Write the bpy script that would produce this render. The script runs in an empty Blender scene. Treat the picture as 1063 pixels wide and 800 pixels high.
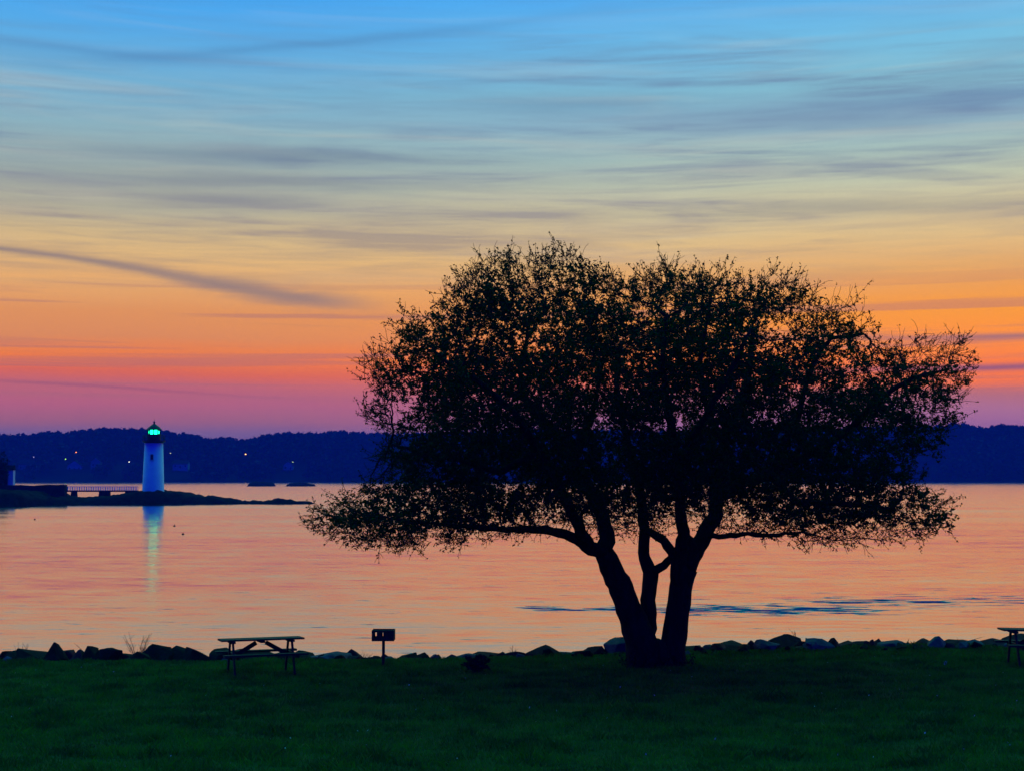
import bpy, bmesh, math, random
import numpy as np
from mathutils import Vector, Matrix, noise as mnoise

R = math.radians
random.seed(7)
rng = np.random.default_rng(7)
scene = bpy.context.scene
COL = scene.collection

# ------------------------------------------------------------------ camera
F = 1500.0            # focal length in photo pixels (photo 1063 wide)
PITCH = math.atan(92.0 / F)
CAMZ = 4.3
WATER = -2.5
cam_d = bpy.data.cameras.new('camera')
cam = bpy.data.objects.new('camera', cam_d)
COL.objects.link(cam)
cam_d.sensor_width = 36.0
cam_d.lens = 36.0 * F / 1063.0
cam_d.clip_start = 0.1
cam_d.clip_end = 9000.0
cam.location = (0, 0, CAMZ)
cam.rotation_euler = (math.pi / 2 + PITCH, 0, 0)
scene.camera = cam

scene.view_settings.view_transform = 'Standard'
scene.view_settings.look = 'None'
scene.view_settings.exposure = 0.0
scene.view_settings.gamma = 1.0
scene.view_settings.use_curve_mapping = False
scene.render.engine = 'CYCLES'
cy = scene.cycles
cy.use_denoising = True
cy.max_bounces = 6
cy.diffuse_bounces = 3
cy.glossy_bounces = 3
cy.transmission_bounces = 4
cy.volume_bounces = 0
cy.transparent_max_bounces = 8
cy.caustics_reflective = False
cy.caustics_refractive = False

def at(px, py, Y):
    """photo pixel -> point at forward distance Y"""
    u = (px - 531.5) / F
    v = (400.0 - py) / F
    c, s = math.cos(PITCH), math.sin(PITCH)
    y = c - v * s
    z = s + v * c
    k = Y / y
    return Vector((u * k, Y, CAMZ + z * k))

def s2l(c):
    return tuple(((x / 255.0) / 12.92 if x / 255.0 <= 0.04045 else ((x / 255.0 + 0.055) / 1.055) ** 2.4) for x in c)

# ------------------------------------------------------------------ node helpers
class NT:
    def __init__(self, nt):
        self.nt = nt
    def n(self, t, **kw):
        nd = self.nt.nodes.new(t)
        for k, v in kw.items():
            setattr(nd, k, v)
        return nd
    def link(self, a, b):
        self.nt.links.new(a, b)
    def val(self, sock, v):
        if hasattr(v, 'is_linked') or isinstance(v, bpy.types.NodeSocket):
            self.link(v, sock)
        else:
            sock.default_value = v
    def math(self, op, a, b=None, c=None, clamp=False):
        nd = self.n('ShaderNodeMath', operation=op)
        nd.use_clamp = clamp
        self.val(nd.inputs[0], a)
        if b is not None: self.val(nd.inputs[1], b)
        if c is not None: self.val(nd.inputs[2], c)
        return nd.outputs[0]
    def smooth(self, x, a, b):
        nd = self.n('ShaderNodeMapRange', interpolation_type='SMOOTHSTEP')
        self.val(nd.inputs['Value'], x)
        nd.inputs['From Min'].default_value = a
        nd.inputs['From Max'].default_value = b
        return nd.outputs['Result']
    def gauss(self, x, c, w):
        d = self.math('DIVIDE', self.math('SUBTRACT', x, c), w)
        return self.math('EXPONENT', self.math('MULTIPLY', self.math('MULTIPLY', d, d), -1.0))
    def comb(self, x, y, z=0.0):
        nd = self.n('ShaderNodeCombineXYZ')
        self.val(nd.inputs[0], x); self.val(nd.inputs[1], y); self.val(nd.inputs[2], z)
        return nd.outputs[0]
    def noise(self, vec, scale=1.0, detail=3.0, rough=0.5, dist=0.0):
        nd = self.n('ShaderNodeTexNoise')
        if vec is not None: self.link(vec, nd.inputs['Vector'])
        nd.inputs['Scale'].default_value = scale
        nd.inputs['Detail'].default_value = detail
        nd.inputs['Roughness'].default_value = rough
        nd.inputs['Distortion'].default_value = dist
        return nd.outputs['Fac']
    def mix(self, f, a, b, blend='MIX'):
        nd = self.n('ShaderNodeMix', data_type='RGBA', blend_type=blend)
        self.val(nd.inputs[0], f)
        self.val(nd.inputs[6], a); self.val(nd.inputs[7], b)
        return nd.outputs[2]
    def ramp(self, fac, stops, interp='LINEAR'):
        nd = self.n('ShaderNodeValToRGB')
        cr = nd.color_ramp
        cr.interpolation = interp
        while len(cr.elements) < len(stops):
            cr.elements.new(0.5)
        for e, (p, c) in zip(cr.elements, stops):
            e.position = p
            e.color = (c[0], c[1], c[2], 1.0)
        self.link(fac, nd.inputs[0])
        return nd.outputs[0]

# ------------------------------------------------------------------ world: dusk sky
def el_of(py):
    return math.degrees(PITCH + math.atan((400.0 - py) / F))

ELMAX = 0.6
left_stops = [(520, (70, 70, 150)), (492, (92, 84, 145)), (450, (118, 94, 142)), (437, (150, 92, 128)), (420, (172, 92, 128)),
    (404, (182, 96, 118)), (392, (212, 98, 88)), (377, (232, 120, 70)), (355, (215, 134, 92)), (330, (220, 143, 92)),
    (300, (228, 168, 108)), (277, (224, 180, 122)), (250, (208, 180, 134)), (225, (178, 172, 150)), (190, (156, 170, 166)),
    (143, (138, 176, 190)), (100, (115, 174, 207)), (50, (86, 170, 230)), (0, (62, 164, 242))]
right_stops = [(520, (80, 75, 150)), (492, (112, 88, 152)), (450, (146, 98, 152)), (430, (162, 104, 146)), (412, (176, 104, 122)),
    (402, (236, 112, 78)), (380, (248, 120, 58)), (352, (252, 142, 50)), (330, (247, 151, 58)), (308, (238, 156, 78)),
    (283, (228, 167, 102)), (250, (222, 188, 134)), (200, (194, 196, 168)), (165, (168, 192, 184)), (132, (140, 175, 195)),
    (100, (132, 186, 204)), (50, (116, 190, 226)), (0, (92, 176, 236))]

def stops(lst, tail):
    out = [(max(0.0, R(el_of(y)) / ELMAX), s2l(c)) for y, c in lst]
    out = [o for i, o in enumerate(out) if o[0] > 0 or (i + 1 < len(out) and out[i + 1][0] > 0)]
    for el, c in tail:
        out.append((R(el) / ELMAX, c))
    # what reaches the eye has crossed the haze: the sky above it is that much stronger and redder
    res = []
    for p, c in out:
        e = max(p * ELMAX, 0.012)
        Lh = min((HAZE_TOP - CAMZ) / math.sin(e), 1500.0)
        Tr = math.exp(-HAZE_D * Lh)
        res.append((p, tuple(max(0.0, (x - s_ * (1 - Tr)) / Tr) for x, s_ in zip(c, (0.003, 0.006, 0.26)))))
    return res
HAZE_TOP, HAZE_D = 63.0, 0.00031

TAIL = [(24.0, (0.07, 0.46, 0.72)), (34.0, (0.03, 1.30, 0.64))]  # unseen sky above the frame, green added to light the lawn

world = bpy.data.worlds.new('World')
scene.world = world
world.use_nodes = True
wt = world.node_tree
wt.nodes.clear()
W = NT(wt)
tc = W.n('ShaderNodeTexCoord')
sep = W.n('ShaderNodeSeparateXYZ')
W.link(tc.outputs['Generated'], sep.inputs[0])
sx, sy, sz = sep.outputs
el = W.math('ARCSINE', sz)
az = W.math('ARCTAN2', sx, sy)
fac = W.math('DIVIDE', el, ELMAX, clamp=True)
# gentle warping so the colour bands are not dead level
warp = W.noise(W.comb(W.math('MULTIPLY', az, 5.0), W.math('MULTIPLY', el, 30.0), 3.3), 1.0, 3.0, 0.5)
fac_w = W.math('ADD', fac, W.math('MULTIPLY', W.math('SUBTRACT', warp, 0.5), 0.022))
fac_w = W.math('MAXIMUM', fac_w, 0.0)
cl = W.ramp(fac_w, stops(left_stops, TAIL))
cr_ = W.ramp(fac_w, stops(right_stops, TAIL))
sky = W.mix(W.smooth(az, -0.30, 0.36), cl, cr_)

# streaky cloud: long thin level wisps, strongest 5..15 degrees up
def streak(fx, fy, seed, lo, hi, dist=0.6, detail=4.0):
    nz = W.noise(W.comb(W.math('MULTIPLY', az, fx), W.math('MULTIPLY', el, fy), seed), 1.0, detail, 0.55, dist)
    return W.smooth(nz, lo, hi)
big = streak(2.5, 22.0, 11.0, 0.38, 0.66)
thin = streak(6.0, 95.0, 5.0, 0.46, 0.72)
thin2 = streak(4.2, 62.0, 57.0, 0.44, 0.68, 1.2, 5.0)
fine = streak(14.0, 240.0, 23.0, 0.40, 0.75)
win = W.math('MULTIPLY', W.smooth(el, R(6.0), R(9.5)), W.math('SUBTRACT', 1.0, W.math('MULTIPLY', W.smooth(el, R(14.5), R(19.0)), 0.75)))
dark = W.math('MULTIPLY', W.math('MULTIPLY', W.math('ADD', W.math('ADD', W.math('MULTIPLY', thin, 0.60), W.math('MULTIPLY', thin2, 0.50)), W.math('MULTIPLY', fine, 0.30)), W.math('ADD', W.math('MULTIPLY', big, 0.6), 0.4)), win)
wispc = W.mix(W.smooth(el, R(7.5), R(13.5)), (*s2l((160, 140, 122)), 1), (*s2l((106, 128, 164)), 1))
sky = W.mix(W.math('MINIMUM', W.math('MULTIPLY', dark, 0.80), 0.62), sky, wispc)
lightwisp = streak(4.0, 60.0, 41.0, 0.46, 0.80)
sky = W.mix(W.math('MULTIPLY', W.math('MULTIPLY', lightwisp, win), 0.22), sky, (*s2l((226, 214, 184)), 1))
# low bands near the horizon: mauve on the right, faint orange-grey elsewhere
low = W.math('MULTIPLY', streak(2.2, 120.0, 71.0, 0.50, 0.66), W.math('MULTIPLY', W.smooth(el, R(2.6), R(3.4)), W.math('SUBTRACT', 1.0, W.smooth(el, R(6.0), R(8.5)))))
sky = W.mix(W.math('MULTIPLY', low, 0.45), sky, (*s2l((170, 112, 112)), 1))
def bank(az_c, az_w, el_deg, el_w, amount, colour, slope=0.0):
    global sky
    wob = W.math('MULTIPLY', W.math('SUBTRACT', W.noise(W.comb(W.math('MULTIPLY', az, 9.0), W.math('MULTIPLY', el, 40.0), el_deg * 3), 1.0, 3.0), 0.5), R(el_w) * 2.2)
    e2 = W.math('ADD', W.math('SUBTRACT', el, W.math('MULTIPLY', W.math('SUBTRACT', az, az_c), slope)), wob)
    m = W.math('MULTIPLY', W.gauss(e2, R(el_deg), R(el_w)), W.gauss(az, az_c, az_w))
    sky = W.mix(W.math('MULTIPLY', m, amount), sky, (*s2l(colour), 1))
AZ = lambda px: math.atan((px - 531.5) / F)
bank(AZ(1040), 0.10, el_of(356), 0.13, 0.75, (150, 108, 118))
bank(AZ(1040), 0.12, el_of(387), 0.14, 0.85, (142, 90, 120))
bank(AZ(1030), 0.14, el_of(122), 0.45, 0.62, (104, 134, 172))
bank(AZ(880), 0.10, el_of(135), 0.55, 0.45, (118, 146, 172))
bank(AZ(590), 0.07, el_of(108), 0.35, 0.45, (104, 140, 172))
bank(AZ(330), 0.16, el_of(50), 0.22, 0.50, (84, 140, 190), 0.12)
bank(AZ(120), 0.16, el_of(72), 0.22, 0.45, (84, 140, 190), -0.02)
bank(AZ(290), 0.13, el_of(168), 0.30, 0.55, (112, 132, 150))
bank(AZ(260), 0.10, el_of(192), 0.30, 0.50, (122, 130, 142))
bank(AZ(240), 0.06, el_of(215), 0.35, 0.55, (124, 126, 140))
bank(AZ(900), 0.12, el_of(224), 0.35, 0.45, (150, 150, 138))
bank(AZ(90), 0.10, el_of(404), 0.07, 0.35, (130, 78, 112), -0.05)
# the long drooping trail on the left
u = W.math('TANGENT', az)
trail_c = W.math('ADD', W.math('MULTIPLY', W.math('SUBTRACT', u, (0 - 531.5) / F), -0.118 + 0.0), math.tan(R(el_of(272))))
bend = W.math('MULTIPLY', W.math('SINE', W.math('MULTIPLY', W.math('SUBTRACT', u, (0 - 531.5) / F), 23.5)), 0.0022)
trail_c = W.math('ADD', trail_c, bend)
tv = W.math('SUBTRACT', W.math('TANGENT', el), trail_c)
tw = W.math('ADD', W.math('MULTIPLY', W.smooth(u, -0.34, -0.16), 0.0040), 0.0022)
tn = W.noise(W.comb(W.math('MULTIPLY', az, 30.0), W.math('MULTIPLY', el, 200.0), 9.0), 1.0, 4.0)
tw = W.math('MULTIPLY', tw, W.math('ADD', 0.3, W.math('MULTIPLY', tn, 1.5)))
td = W.math('DIVIDE', tv, tw)
tm = W.math('EXPONENT', W.math('MULTIPLY', W.math('MULTIPLY', td, td), -1.0))
tm = W.math('MULTIPLY', tm, W.math('SUBTRACT', 1.0, W.smooth(u, -0.15, -0.07)))
sky = W.mix(W.math('MULTIPLY', tm, 0.74), sky, (*s2l((132, 120, 122)), 1))

# away from the afterglow the rear dome sinks to deep dusk blue
back = W.math('SUBTRACT', 1.0, W.smooth(W.math('COSINE', az), 0.0, 0.84))
REAR = (0.0015, 0.006, 0.68, 1)
sky = W.mix(back, sky, REAR)
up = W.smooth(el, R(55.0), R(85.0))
sky = W.mix(up, sky, (0.010, 0.50, 0.42, 1))  # teal zenith, out of view, added to light the grass from above
# below the horizon (never seen: land and water cover it)
sky = W.mix(W.smooth(el, R(0.0), R(-4.0)), sky, (0.002, 0.006, 0.03, 1))
bg = W.n('ShaderNodeBackground')
bg.inputs['Strength'].default_value = 1.0
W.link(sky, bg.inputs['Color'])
# a little physical twilight from the Sky Texture, sun just below the horizon behind the far shore
nish = W.n('ShaderNodeTexSky', sky_type='NISHITA')
nish.sun_disc = False
nish.sun_elevation = R(-3.0)
nish.sun_rotation = R(18.0)
bg2 = W.n('ShaderNodeBackground')
bg2.inputs['Strength'].default_value = 0.05
W.link(nish.outputs[0], bg2.inputs['Color'])
addw = W.n('ShaderNodeAddShader')
W.link(bg.outputs[0], addw.inputs[0]); W.link(bg2.outputs[0], addw.inputs[1])
wo = W.n('ShaderNodeOutputWorld')
W.link(addw.outputs[0], wo.inputs['Surface'])
world.cycles.sampling_method = 'MANUAL'
world.cycles.sample_map_resolution = 1024

# ------------------------------------------------------------------ materials
def new_mat(name):
    m = bpy.data.materials.new(name)
    m.use_nodes = True
    m.node_tree.nodes.clear()
    T = NT(m.node_tree)
    out = T.n('ShaderNodeOutputMaterial')
    p = T.n('ShaderNodeBsdfPrincipled')
    T.link(p.outputs[0], out.inputs['Surface'])
    return m, T, p, out

def rough_mat(name, c1, c2, scale=3.0, rough=0.85, bump=0.3, stretch=(1, 1, 1), spec=0.3, detail=5.0, dist=0.05):
    m, T, p, out = new_mat(name)
    t = T.n('ShaderNodeTexCoord')
    mp = T.n('ShaderNodeMapping')
    mp.inputs['Scale'].default_value = stretch
    T.link(t.outputs['Object'], mp.inputs[0])
    nz = T.noise(mp.outputs[0], scale, detail, 0.6)
    f = T.smooth(nz, 0.3, 0.7)
    T.link(T.mix(f, (*c1, 1), (*c2, 1)), p.inputs['Base Color'])
    p.inputs['Roughness'].default_value = rough
    p.inputs['Specular IOR Level'].default_value = spec
    if bump:
        b = T.n('ShaderNodeBump')
        b.inputs['Strength'].default_value = bump
        b.inputs['Distance'].default_value = dist
        T.link(T.noise(mp.outputs[0], scale * 4, 4.0, 0.6), b.inputs['Height'])
        T.link(b.outputs[0], p.inputs['Normal'])
    return m

def lamp_mat(name, c, strength):
    m, T, p, out = new_mat(name)
    p.inputs['Base Color'].default_value = (*c, 1)
    p.inputs['Emission Color'].default_value = (*c, 1)
    p.inputs['Emission Strength'].default_value = strength
    return m

def leaf_mat(name, c1, c2, trans=0.35, scale=0.6, detail=3.0, rough=0.5):
    m, T, p, out = new_mat(name)
    t = T.n('ShaderNodeTexCoord')
    nz = T.noise(t.outputs['Object'], scale, detail, rough)
    colr = T.mix(T.smooth(nz, 0.35, 0.65), (*c1, 1), (*c2, 1))
    T.link(colr, p.inputs['Base Color'])
    p.inputs['Roughness'].default_value = 0.65
    p.inputs['Specular IOR Level'].default_value = 0.15
    tr = T.n('ShaderNodeBsdfTranslucent')
    T.link(T.mix(1.0, colr, (1.6, 1.5, 0.6, 1), 'MULTIPLY'), tr.inputs['Color'])
    mx = T.n('ShaderNodeMixShader')
    mx.inputs[0].default_value = trans
    T.link(p.outputs[0], mx.inputs[1]); T.link(tr.outputs[0], mx.inputs[2])
    T.link(mx.outputs[0], out.inputs['Surface'])
    return m

M = {}
M['bark'] = rough_mat('bark', (0.022, 0.016, 0.010), (0.045, 0.034, 0.022), 6.0, 0.9, 0.6, (1, 1, 0.25), 0.1)
M['leaf'] = leaf_mat('young_leaf', (0.010, 0.017, 0.003), (0.034, 0.044, 0.005), 0.32)
M['grass'] = leaf_mat('grass_blade', (0.006, 0.075, 0.014), (0.042, 0.220, 0.022), 0.25, 1.1, 6.0, 0.72)
M['dry_grass'] = leaf_mat('dry_grass_blade', (0.050, 0.085, 0.012), (0.120, 0.095, 0.020), 0.25, 0.5)
M['lawn'] = rough_mat('lawn_soil', (0.012, 0.040, 0.008), (0.022, 0.060, 0.010), 0.8, 0.95, 0.5, spec=0.1)
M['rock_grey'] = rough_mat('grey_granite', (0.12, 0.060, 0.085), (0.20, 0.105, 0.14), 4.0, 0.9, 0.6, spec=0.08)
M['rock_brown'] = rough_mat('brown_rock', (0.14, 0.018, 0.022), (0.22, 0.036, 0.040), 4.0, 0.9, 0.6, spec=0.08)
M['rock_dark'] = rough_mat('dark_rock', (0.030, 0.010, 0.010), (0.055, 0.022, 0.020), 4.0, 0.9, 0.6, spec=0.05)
M['ledge'] = rough_mat('weedy_ledge', (0.006, 0.005, 0.004), (0.020, 0.017, 0.014), 0.9, 0.95, 0.8, spec=0.03)
M['hill'] = rough_mat('wooded_ground', (0.008, 0.010, 0.010), (0.018, 0.021, 0.020), 0.02, 0.95, 0.0, spec=0.0)
M['wood_far'] = rough_mat('dark_foliage', (0.010, 0.016, 0.014), (0.034, 0.045, 0.042), 0.05, 0.95, 0.0, spec=0.05)
M['timber'] = rough_mat('weathered_timber', (0.022, 0.018, 0.016), (0.050, 0.042, 0.038), 3.0, 0.8, 0.3, (1, 12, 12))
M['iron'] = rough_mat('rusty_iron', (0.030, 0.024, 0.022), (0.065, 0.045, 0.036), 8.0, 0.7, 0.2)
M['white'] = rough_mat('white_paint', (0.74, 0.75, 0.76), (0.84, 0.84, 0.83), 0.5, 0.6, 0.05)
M['black'] = rough_mat('black_paint', (0.010, 0.010, 0.012), (0.022, 0.022, 0.025), 1.0, 0.6, 0.05)
M['stone_dark'] = rough_mat('dark_masonry', (0.014, 0.012, 0.011), (0.04, 0.034, 0.03), 0.5, 0.95, 0.4, spec=0.05)
M['house_pale'] = rough_mat('pale_clapboard', (0.36, 0.36, 0.36), (0.48, 0.48, 0.47), 0.3, 0.8, 0.0)
M['house_grey'] = rough_mat('grey_shingle', (0.20, 0.20, 0.20), (0.30, 0.30, 0.29), 0.3, 0.8, 0.0)
M['roof_dark'] = rough_mat('dark_roof', (0.014, 0.012, 0.012), (0.03, 0.026, 0.026), 0.5, 0.9, 0.0, spec=0.05)
M['window_dark'] = rough_mat('dark_window', (0.012, 0.013, 0.016), (0.02, 0.02, 0.024), 1.0, 0.15, 0.0, spec=0.5)
M['twig'] = rough_mat('dry_twig', (0.07, 0.05, 0.03), (0.12, 0.09, 0.05), 10.0, 0.9, 0.0)
M['paper'] = rough_mat('white_scrap', (0.65, 0.65, 0.65), (0.75, 0.75, 0.74), 10.0, 0.8, 0.1)
M['buoy'] = rough_mat('dull_red_float', (0.10, 0.02, 0.015), (0.16, 0.035, 0.02), 6.0, 0.6, 0.0)
M['green_lens'] = lamp_mat('green_lens', (0.01, 1.0, 0.50), 7.5)

# glass of the lantern
m, T, p, out = new_mat('lantern_glass')
p.inputs['Base Color'].default_value = (0.35, 0.95, 0.75, 1)
p.inputs['Roughness'].default_value = 0.35
p.inputs['Transmission Weight'].default_value = 1.0
p.inputs['IOR'].default_value = 1.1
M['glass'] = m

# water
m, T, p, out = new_mat('harbour_water')
tcw = T.n('ShaderNodeTexCoord')
sp = T.n('ShaderNodeSeparateXYZ')
T.link(tcw.outputs['Object'], sp.inputs[0])
wx, wy = sp.outputs[0], sp.outputs[1]
p.inputs['Specular IOR Level'].default_value = 0.5
# cat's-paw: a breeze-ruffled strip off the rocks
rn = T.noise(T.comb(T.math('MULTIPLY', wx, 0.42), T.math('MULTIPLY', wy, 1.7), 17.0), 1.0, 4.0, 0.6)
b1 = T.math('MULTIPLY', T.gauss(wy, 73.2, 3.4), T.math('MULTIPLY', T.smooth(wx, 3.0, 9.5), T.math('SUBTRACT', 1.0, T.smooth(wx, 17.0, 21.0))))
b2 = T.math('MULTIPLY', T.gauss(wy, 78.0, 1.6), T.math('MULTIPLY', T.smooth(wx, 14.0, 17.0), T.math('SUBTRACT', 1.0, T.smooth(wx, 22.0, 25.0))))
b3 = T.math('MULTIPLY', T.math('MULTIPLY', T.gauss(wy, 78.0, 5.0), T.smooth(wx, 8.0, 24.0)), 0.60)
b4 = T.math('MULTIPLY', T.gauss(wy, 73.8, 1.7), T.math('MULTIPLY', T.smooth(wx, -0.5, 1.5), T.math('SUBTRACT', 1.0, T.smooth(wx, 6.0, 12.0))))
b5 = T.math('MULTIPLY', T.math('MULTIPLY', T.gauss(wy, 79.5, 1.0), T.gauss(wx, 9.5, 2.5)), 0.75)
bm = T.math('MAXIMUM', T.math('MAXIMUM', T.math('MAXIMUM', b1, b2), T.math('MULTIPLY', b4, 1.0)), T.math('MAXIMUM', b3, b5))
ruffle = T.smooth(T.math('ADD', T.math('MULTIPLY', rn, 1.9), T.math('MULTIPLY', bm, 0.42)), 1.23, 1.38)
# wave slopes: small random facets, leaning on average towards this shore, where the wavelets run in
def slope(fx, fy, seed, detail=2.0):
    return T.math('SUBTRACT', T.noise(T.comb(T.math('MULTIPLY', wx, fx), T.math('MULTIPLY', wy, fy), seed), 1.0, detail, 0.55), 0.5)
ny = T.math('MULTIPLY', slope(0.35, 1.3, 0.0, 3.0), 0.11)
ny = T.math('ADD', ny, T.math('MULTIPLY', slope(0.05, 0.22, 7.0), 0.055))
ny = T.math('ADD', ny, T.math('MULTIPLY', slope(0.008, 0.05, 13.0), 0.045))
nx = T.math('MULTIPLY', slope(0.5, 1.3, 31.0, 3.0), 0.06)
rip = T.math('MULTIPLY', slope(2.5, 6.0, 2.0, 2.0), T.math('MULTIPLY', ruffle, 0.9))
ny = T.math('ADD', T.math('ADD', ny, rip), T.math('ADD', T.math('ADD', 0.014, T.math('MULTIPLY', T.smooth(wy, 60.0, 300.0), 0.036)), T.math('MULTIPLY', ruffle, 0.72)))
vn = T.n('ShaderNodeVectorMath', operation='NORMALIZE')
T.link(T.comb(nx, T.math('MULTIPLY', ny, -1.0), 1.0), vn.inputs[0])
T.link(vn.outputs[0], p.inputs['Normal'])
p.inputs['Roughness'].default_value = 0.16
T.link(T.math('SUBTRACT', 1.8, T.math('MULTIPLY', ruffle, 0.47)), p.inputs['IOR'])
T.link(T.math('SUBTRACT', 1.0, T.math('MULTIPLY', ruffle, 1.8), clamp=True), p.inputs['Coat Weight'])
p.inputs['Coat IOR'].default_value = 1.9
p.inputs['Coat Roughness'].default_value = 0.12
T.link(vn.outputs[0], p.inputs['Coat Normal'])
T.link(T.mix(ruffle, (0.003, 0.008, 0.022, 1), (0.002, 0.004, 0.24, 1)), p.inputs['Base Color'])  # ruffled strip's deep blue sky reflection is put into the base colour
M['water'] = m

# ------------------------------------------------------------------ mesh helpers
class MB:
    def __init__(self):
        self.v = []; self.f = []; self.smooth = False
    def add(self, vs, fs):
        o = len(self.v)
        self.v.extend([tuple(x) for x in vs])
        self.f.extend([tuple(i + o for i in f) for f in fs])
    def box(self, c, s, rot=None):
        hx, hy, hz = s[0] / 2, s[1] / 2, s[2] / 2
        pts = [Vector((x, y, z)) for x in (-hx, hx) for y in (-hy, hy) for z in (-hz, hz)]
        if rot is not None:
            pts = [rot @ q for q in pts]
        pts = [q + Vector(c) for q in pts]
        self.add(pts, [(0, 1, 3, 2), (4, 6, 7, 5), (0, 4, 5, 1), (2, 3, 7, 6), (0, 2, 6, 4), (1, 5, 7, 3)])
    def bar(self, a, b, w, h, upv=(0, 0, 1)):
        a, b = Vector(a), Vector(b)
        d = (b - a)
        L = d.length
        d.normalize()
        u_ = Vector(upv)
        s = d.cross(u_)
        if s.length < 1e-4:
            s = d.cross(Vector((0, 1, 0)))
        s.normalize()
        t = s.cross(d).normalized()
        rot = Matrix((d, s, t)).transposed()
        self.box((a + b) / 2, (L, w, h), rot)
    def tube(self, pts, rad, n=8, cap=True):
        pts = [Vector(q) for q in pts]
        if not hasattr(rad, '__len__'):
            rad = [rad] * len(pts)
        ref = Vector((0.31, 0.95, 0.05)).normalized()
        rings = []
        for i, q in enumerate(pts):
            d = (pts[min(i + 1, len(pts) - 1)] - pts[max(i - 1, 0)])
            if d.length < 1e-9: d = Vector((0, 0, 1))
            d.normalize()
            s = d.cross(ref)
            if s.length < 0.05: s = d.cross(Vector((1, 0, 0)))
            s.normalize()
            t = s.cross(d)
            rings.append([q + (s * math.cos(k * 2 * math.pi / n) + t * math.sin(k * 2 * math.pi / n)) * rad[i] for k in range(n)])
        vs = [x for r in rings for x in r]
        fs = []
        for i in range(len(pts) - 1):
            for k in range(n):
                a, b = i * n + k, i * n + (k + 1) % n
                fs.append((a, a + n, b + n, b))
        if cap:
            fs.append(tuple(range(n)))
            fs.append(tuple(range((len(pts) - 1) * n, len(pts) * n))[::-1])
        self.add(vs, fs)
    def lathe(self, prof, n=32, c=(0, 0, 0)):
        vs = []
        for r, z in prof:
            for k in range(n):
                a = 2 * math.pi * k / n
                vs.append((c[0] + r * math.cos(a), c[1] + r * math.sin(a), c[2] + z))
        fs = []
        for i in range(len(prof) - 1):
            for k in range(n):
                a, b = i * n + k, i * n + (k + 1) % n
                fs.append((a, b, b + n, a + n))
        fs.append(tuple(range(n))[::-1])
        fs.append(tuple(range((len(prof) - 1) * n, len(prof) * n)))
        self.add(vs, fs)
    def build(self, name, mat, parent=None, smooth=False, loc=None):
        me = bpy.data.meshes.new(name)
        me.from_pydata(self.v, [], self.f)
        me.validate()
        bm_ = bmesh.new(); bm_.from_mesh(me)
        bmesh.ops.recalc_face_normals(bm_, faces=bm_.faces)
        bm_.to_mesh(me); bm_.free()
        if smooth:
            me.polygons.foreach_set('use_smooth', [True] * len(me.polygons))
        return link_mesh(name, me, mat, parent, loc)

def link_mesh(name, me, mat, parent=None, loc=None):
    for mm in (mat if isinstance(mat, (list, tuple)) else [mat]):
        me.materials.append(mm)
    o = bpy.data.objects.new(name, me)
    COL.objects.link(o)
    if parent: o.parent = parent
    if loc is not None: o.location = loc
    return o

def np_mesh(name, V, Q, mat, parent=None, midx=None, smooth=False):
    """V (n,3), Q (m,k) arrays -> one mesh object"""
    V = np.asarray(V, dtype=np.float32); Q = np.asarray(Q, dtype=np.int32)
    me = bpy.data.meshes.new(name)
    k = Q.shape[1]
    me.vertices.add(len(V)); me.vertices.foreach_set('co', V.ravel())
    me.loops.add(Q.size); me.loops.foreach_set('vertex_index', Q.ravel())
    me.polygons.add(len(Q))
    me.polygons.foreach_set('loop_start', np.arange(0, Q.size, k, dtype=np.int32))
    if midx is not None:
        me.polygons.foreach_set('material_index', np.asarray(midx, dtype=np.int32))
    if smooth:
        me.polygons.foreach_set('use_smooth', np.ones(len(Q), dtype=bool))
    me.update(calc_edges=True)
    return link_mesh(name, me, mat, parent)

def tag(o, label=None, cat=None, group=None, kind=None):
    if label: o['label'] = label
    if cat: o['category'] = cat
    if group: o['group'] = group
    if kind: o['kind'] = kind
    return o

def empty(name, loc, label, cat, group=None, rz=0.0):
    o = bpy.data.objects.new(name, None)
    COL.objects.link(o)
    o.location = loc
    o.rotation_euler = (0, 0, rz)
    o.empty_display_size = 0.2
    return tag(o, label, cat, group)

def copy_tree(o, parent=None):
    c = o.copy()
    COL.objects.link(c)
    if parent: c.parent = parent
    for ch in list(o.children):
        copy_tree(ch, c)
    return c

def sstep(x, a, b):
    t = np.clip((np.asarray(x, float) - a) / (b - a), 0, 1)
    return t * t * (3 - 2 * t)

def fbm(x, y, s=1.0, seed=0.0, octv=4):
    return mnoise.fractal(Vector((x * s + seed, y * s - seed, seed)), 1.0, 2.0, octv)

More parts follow.
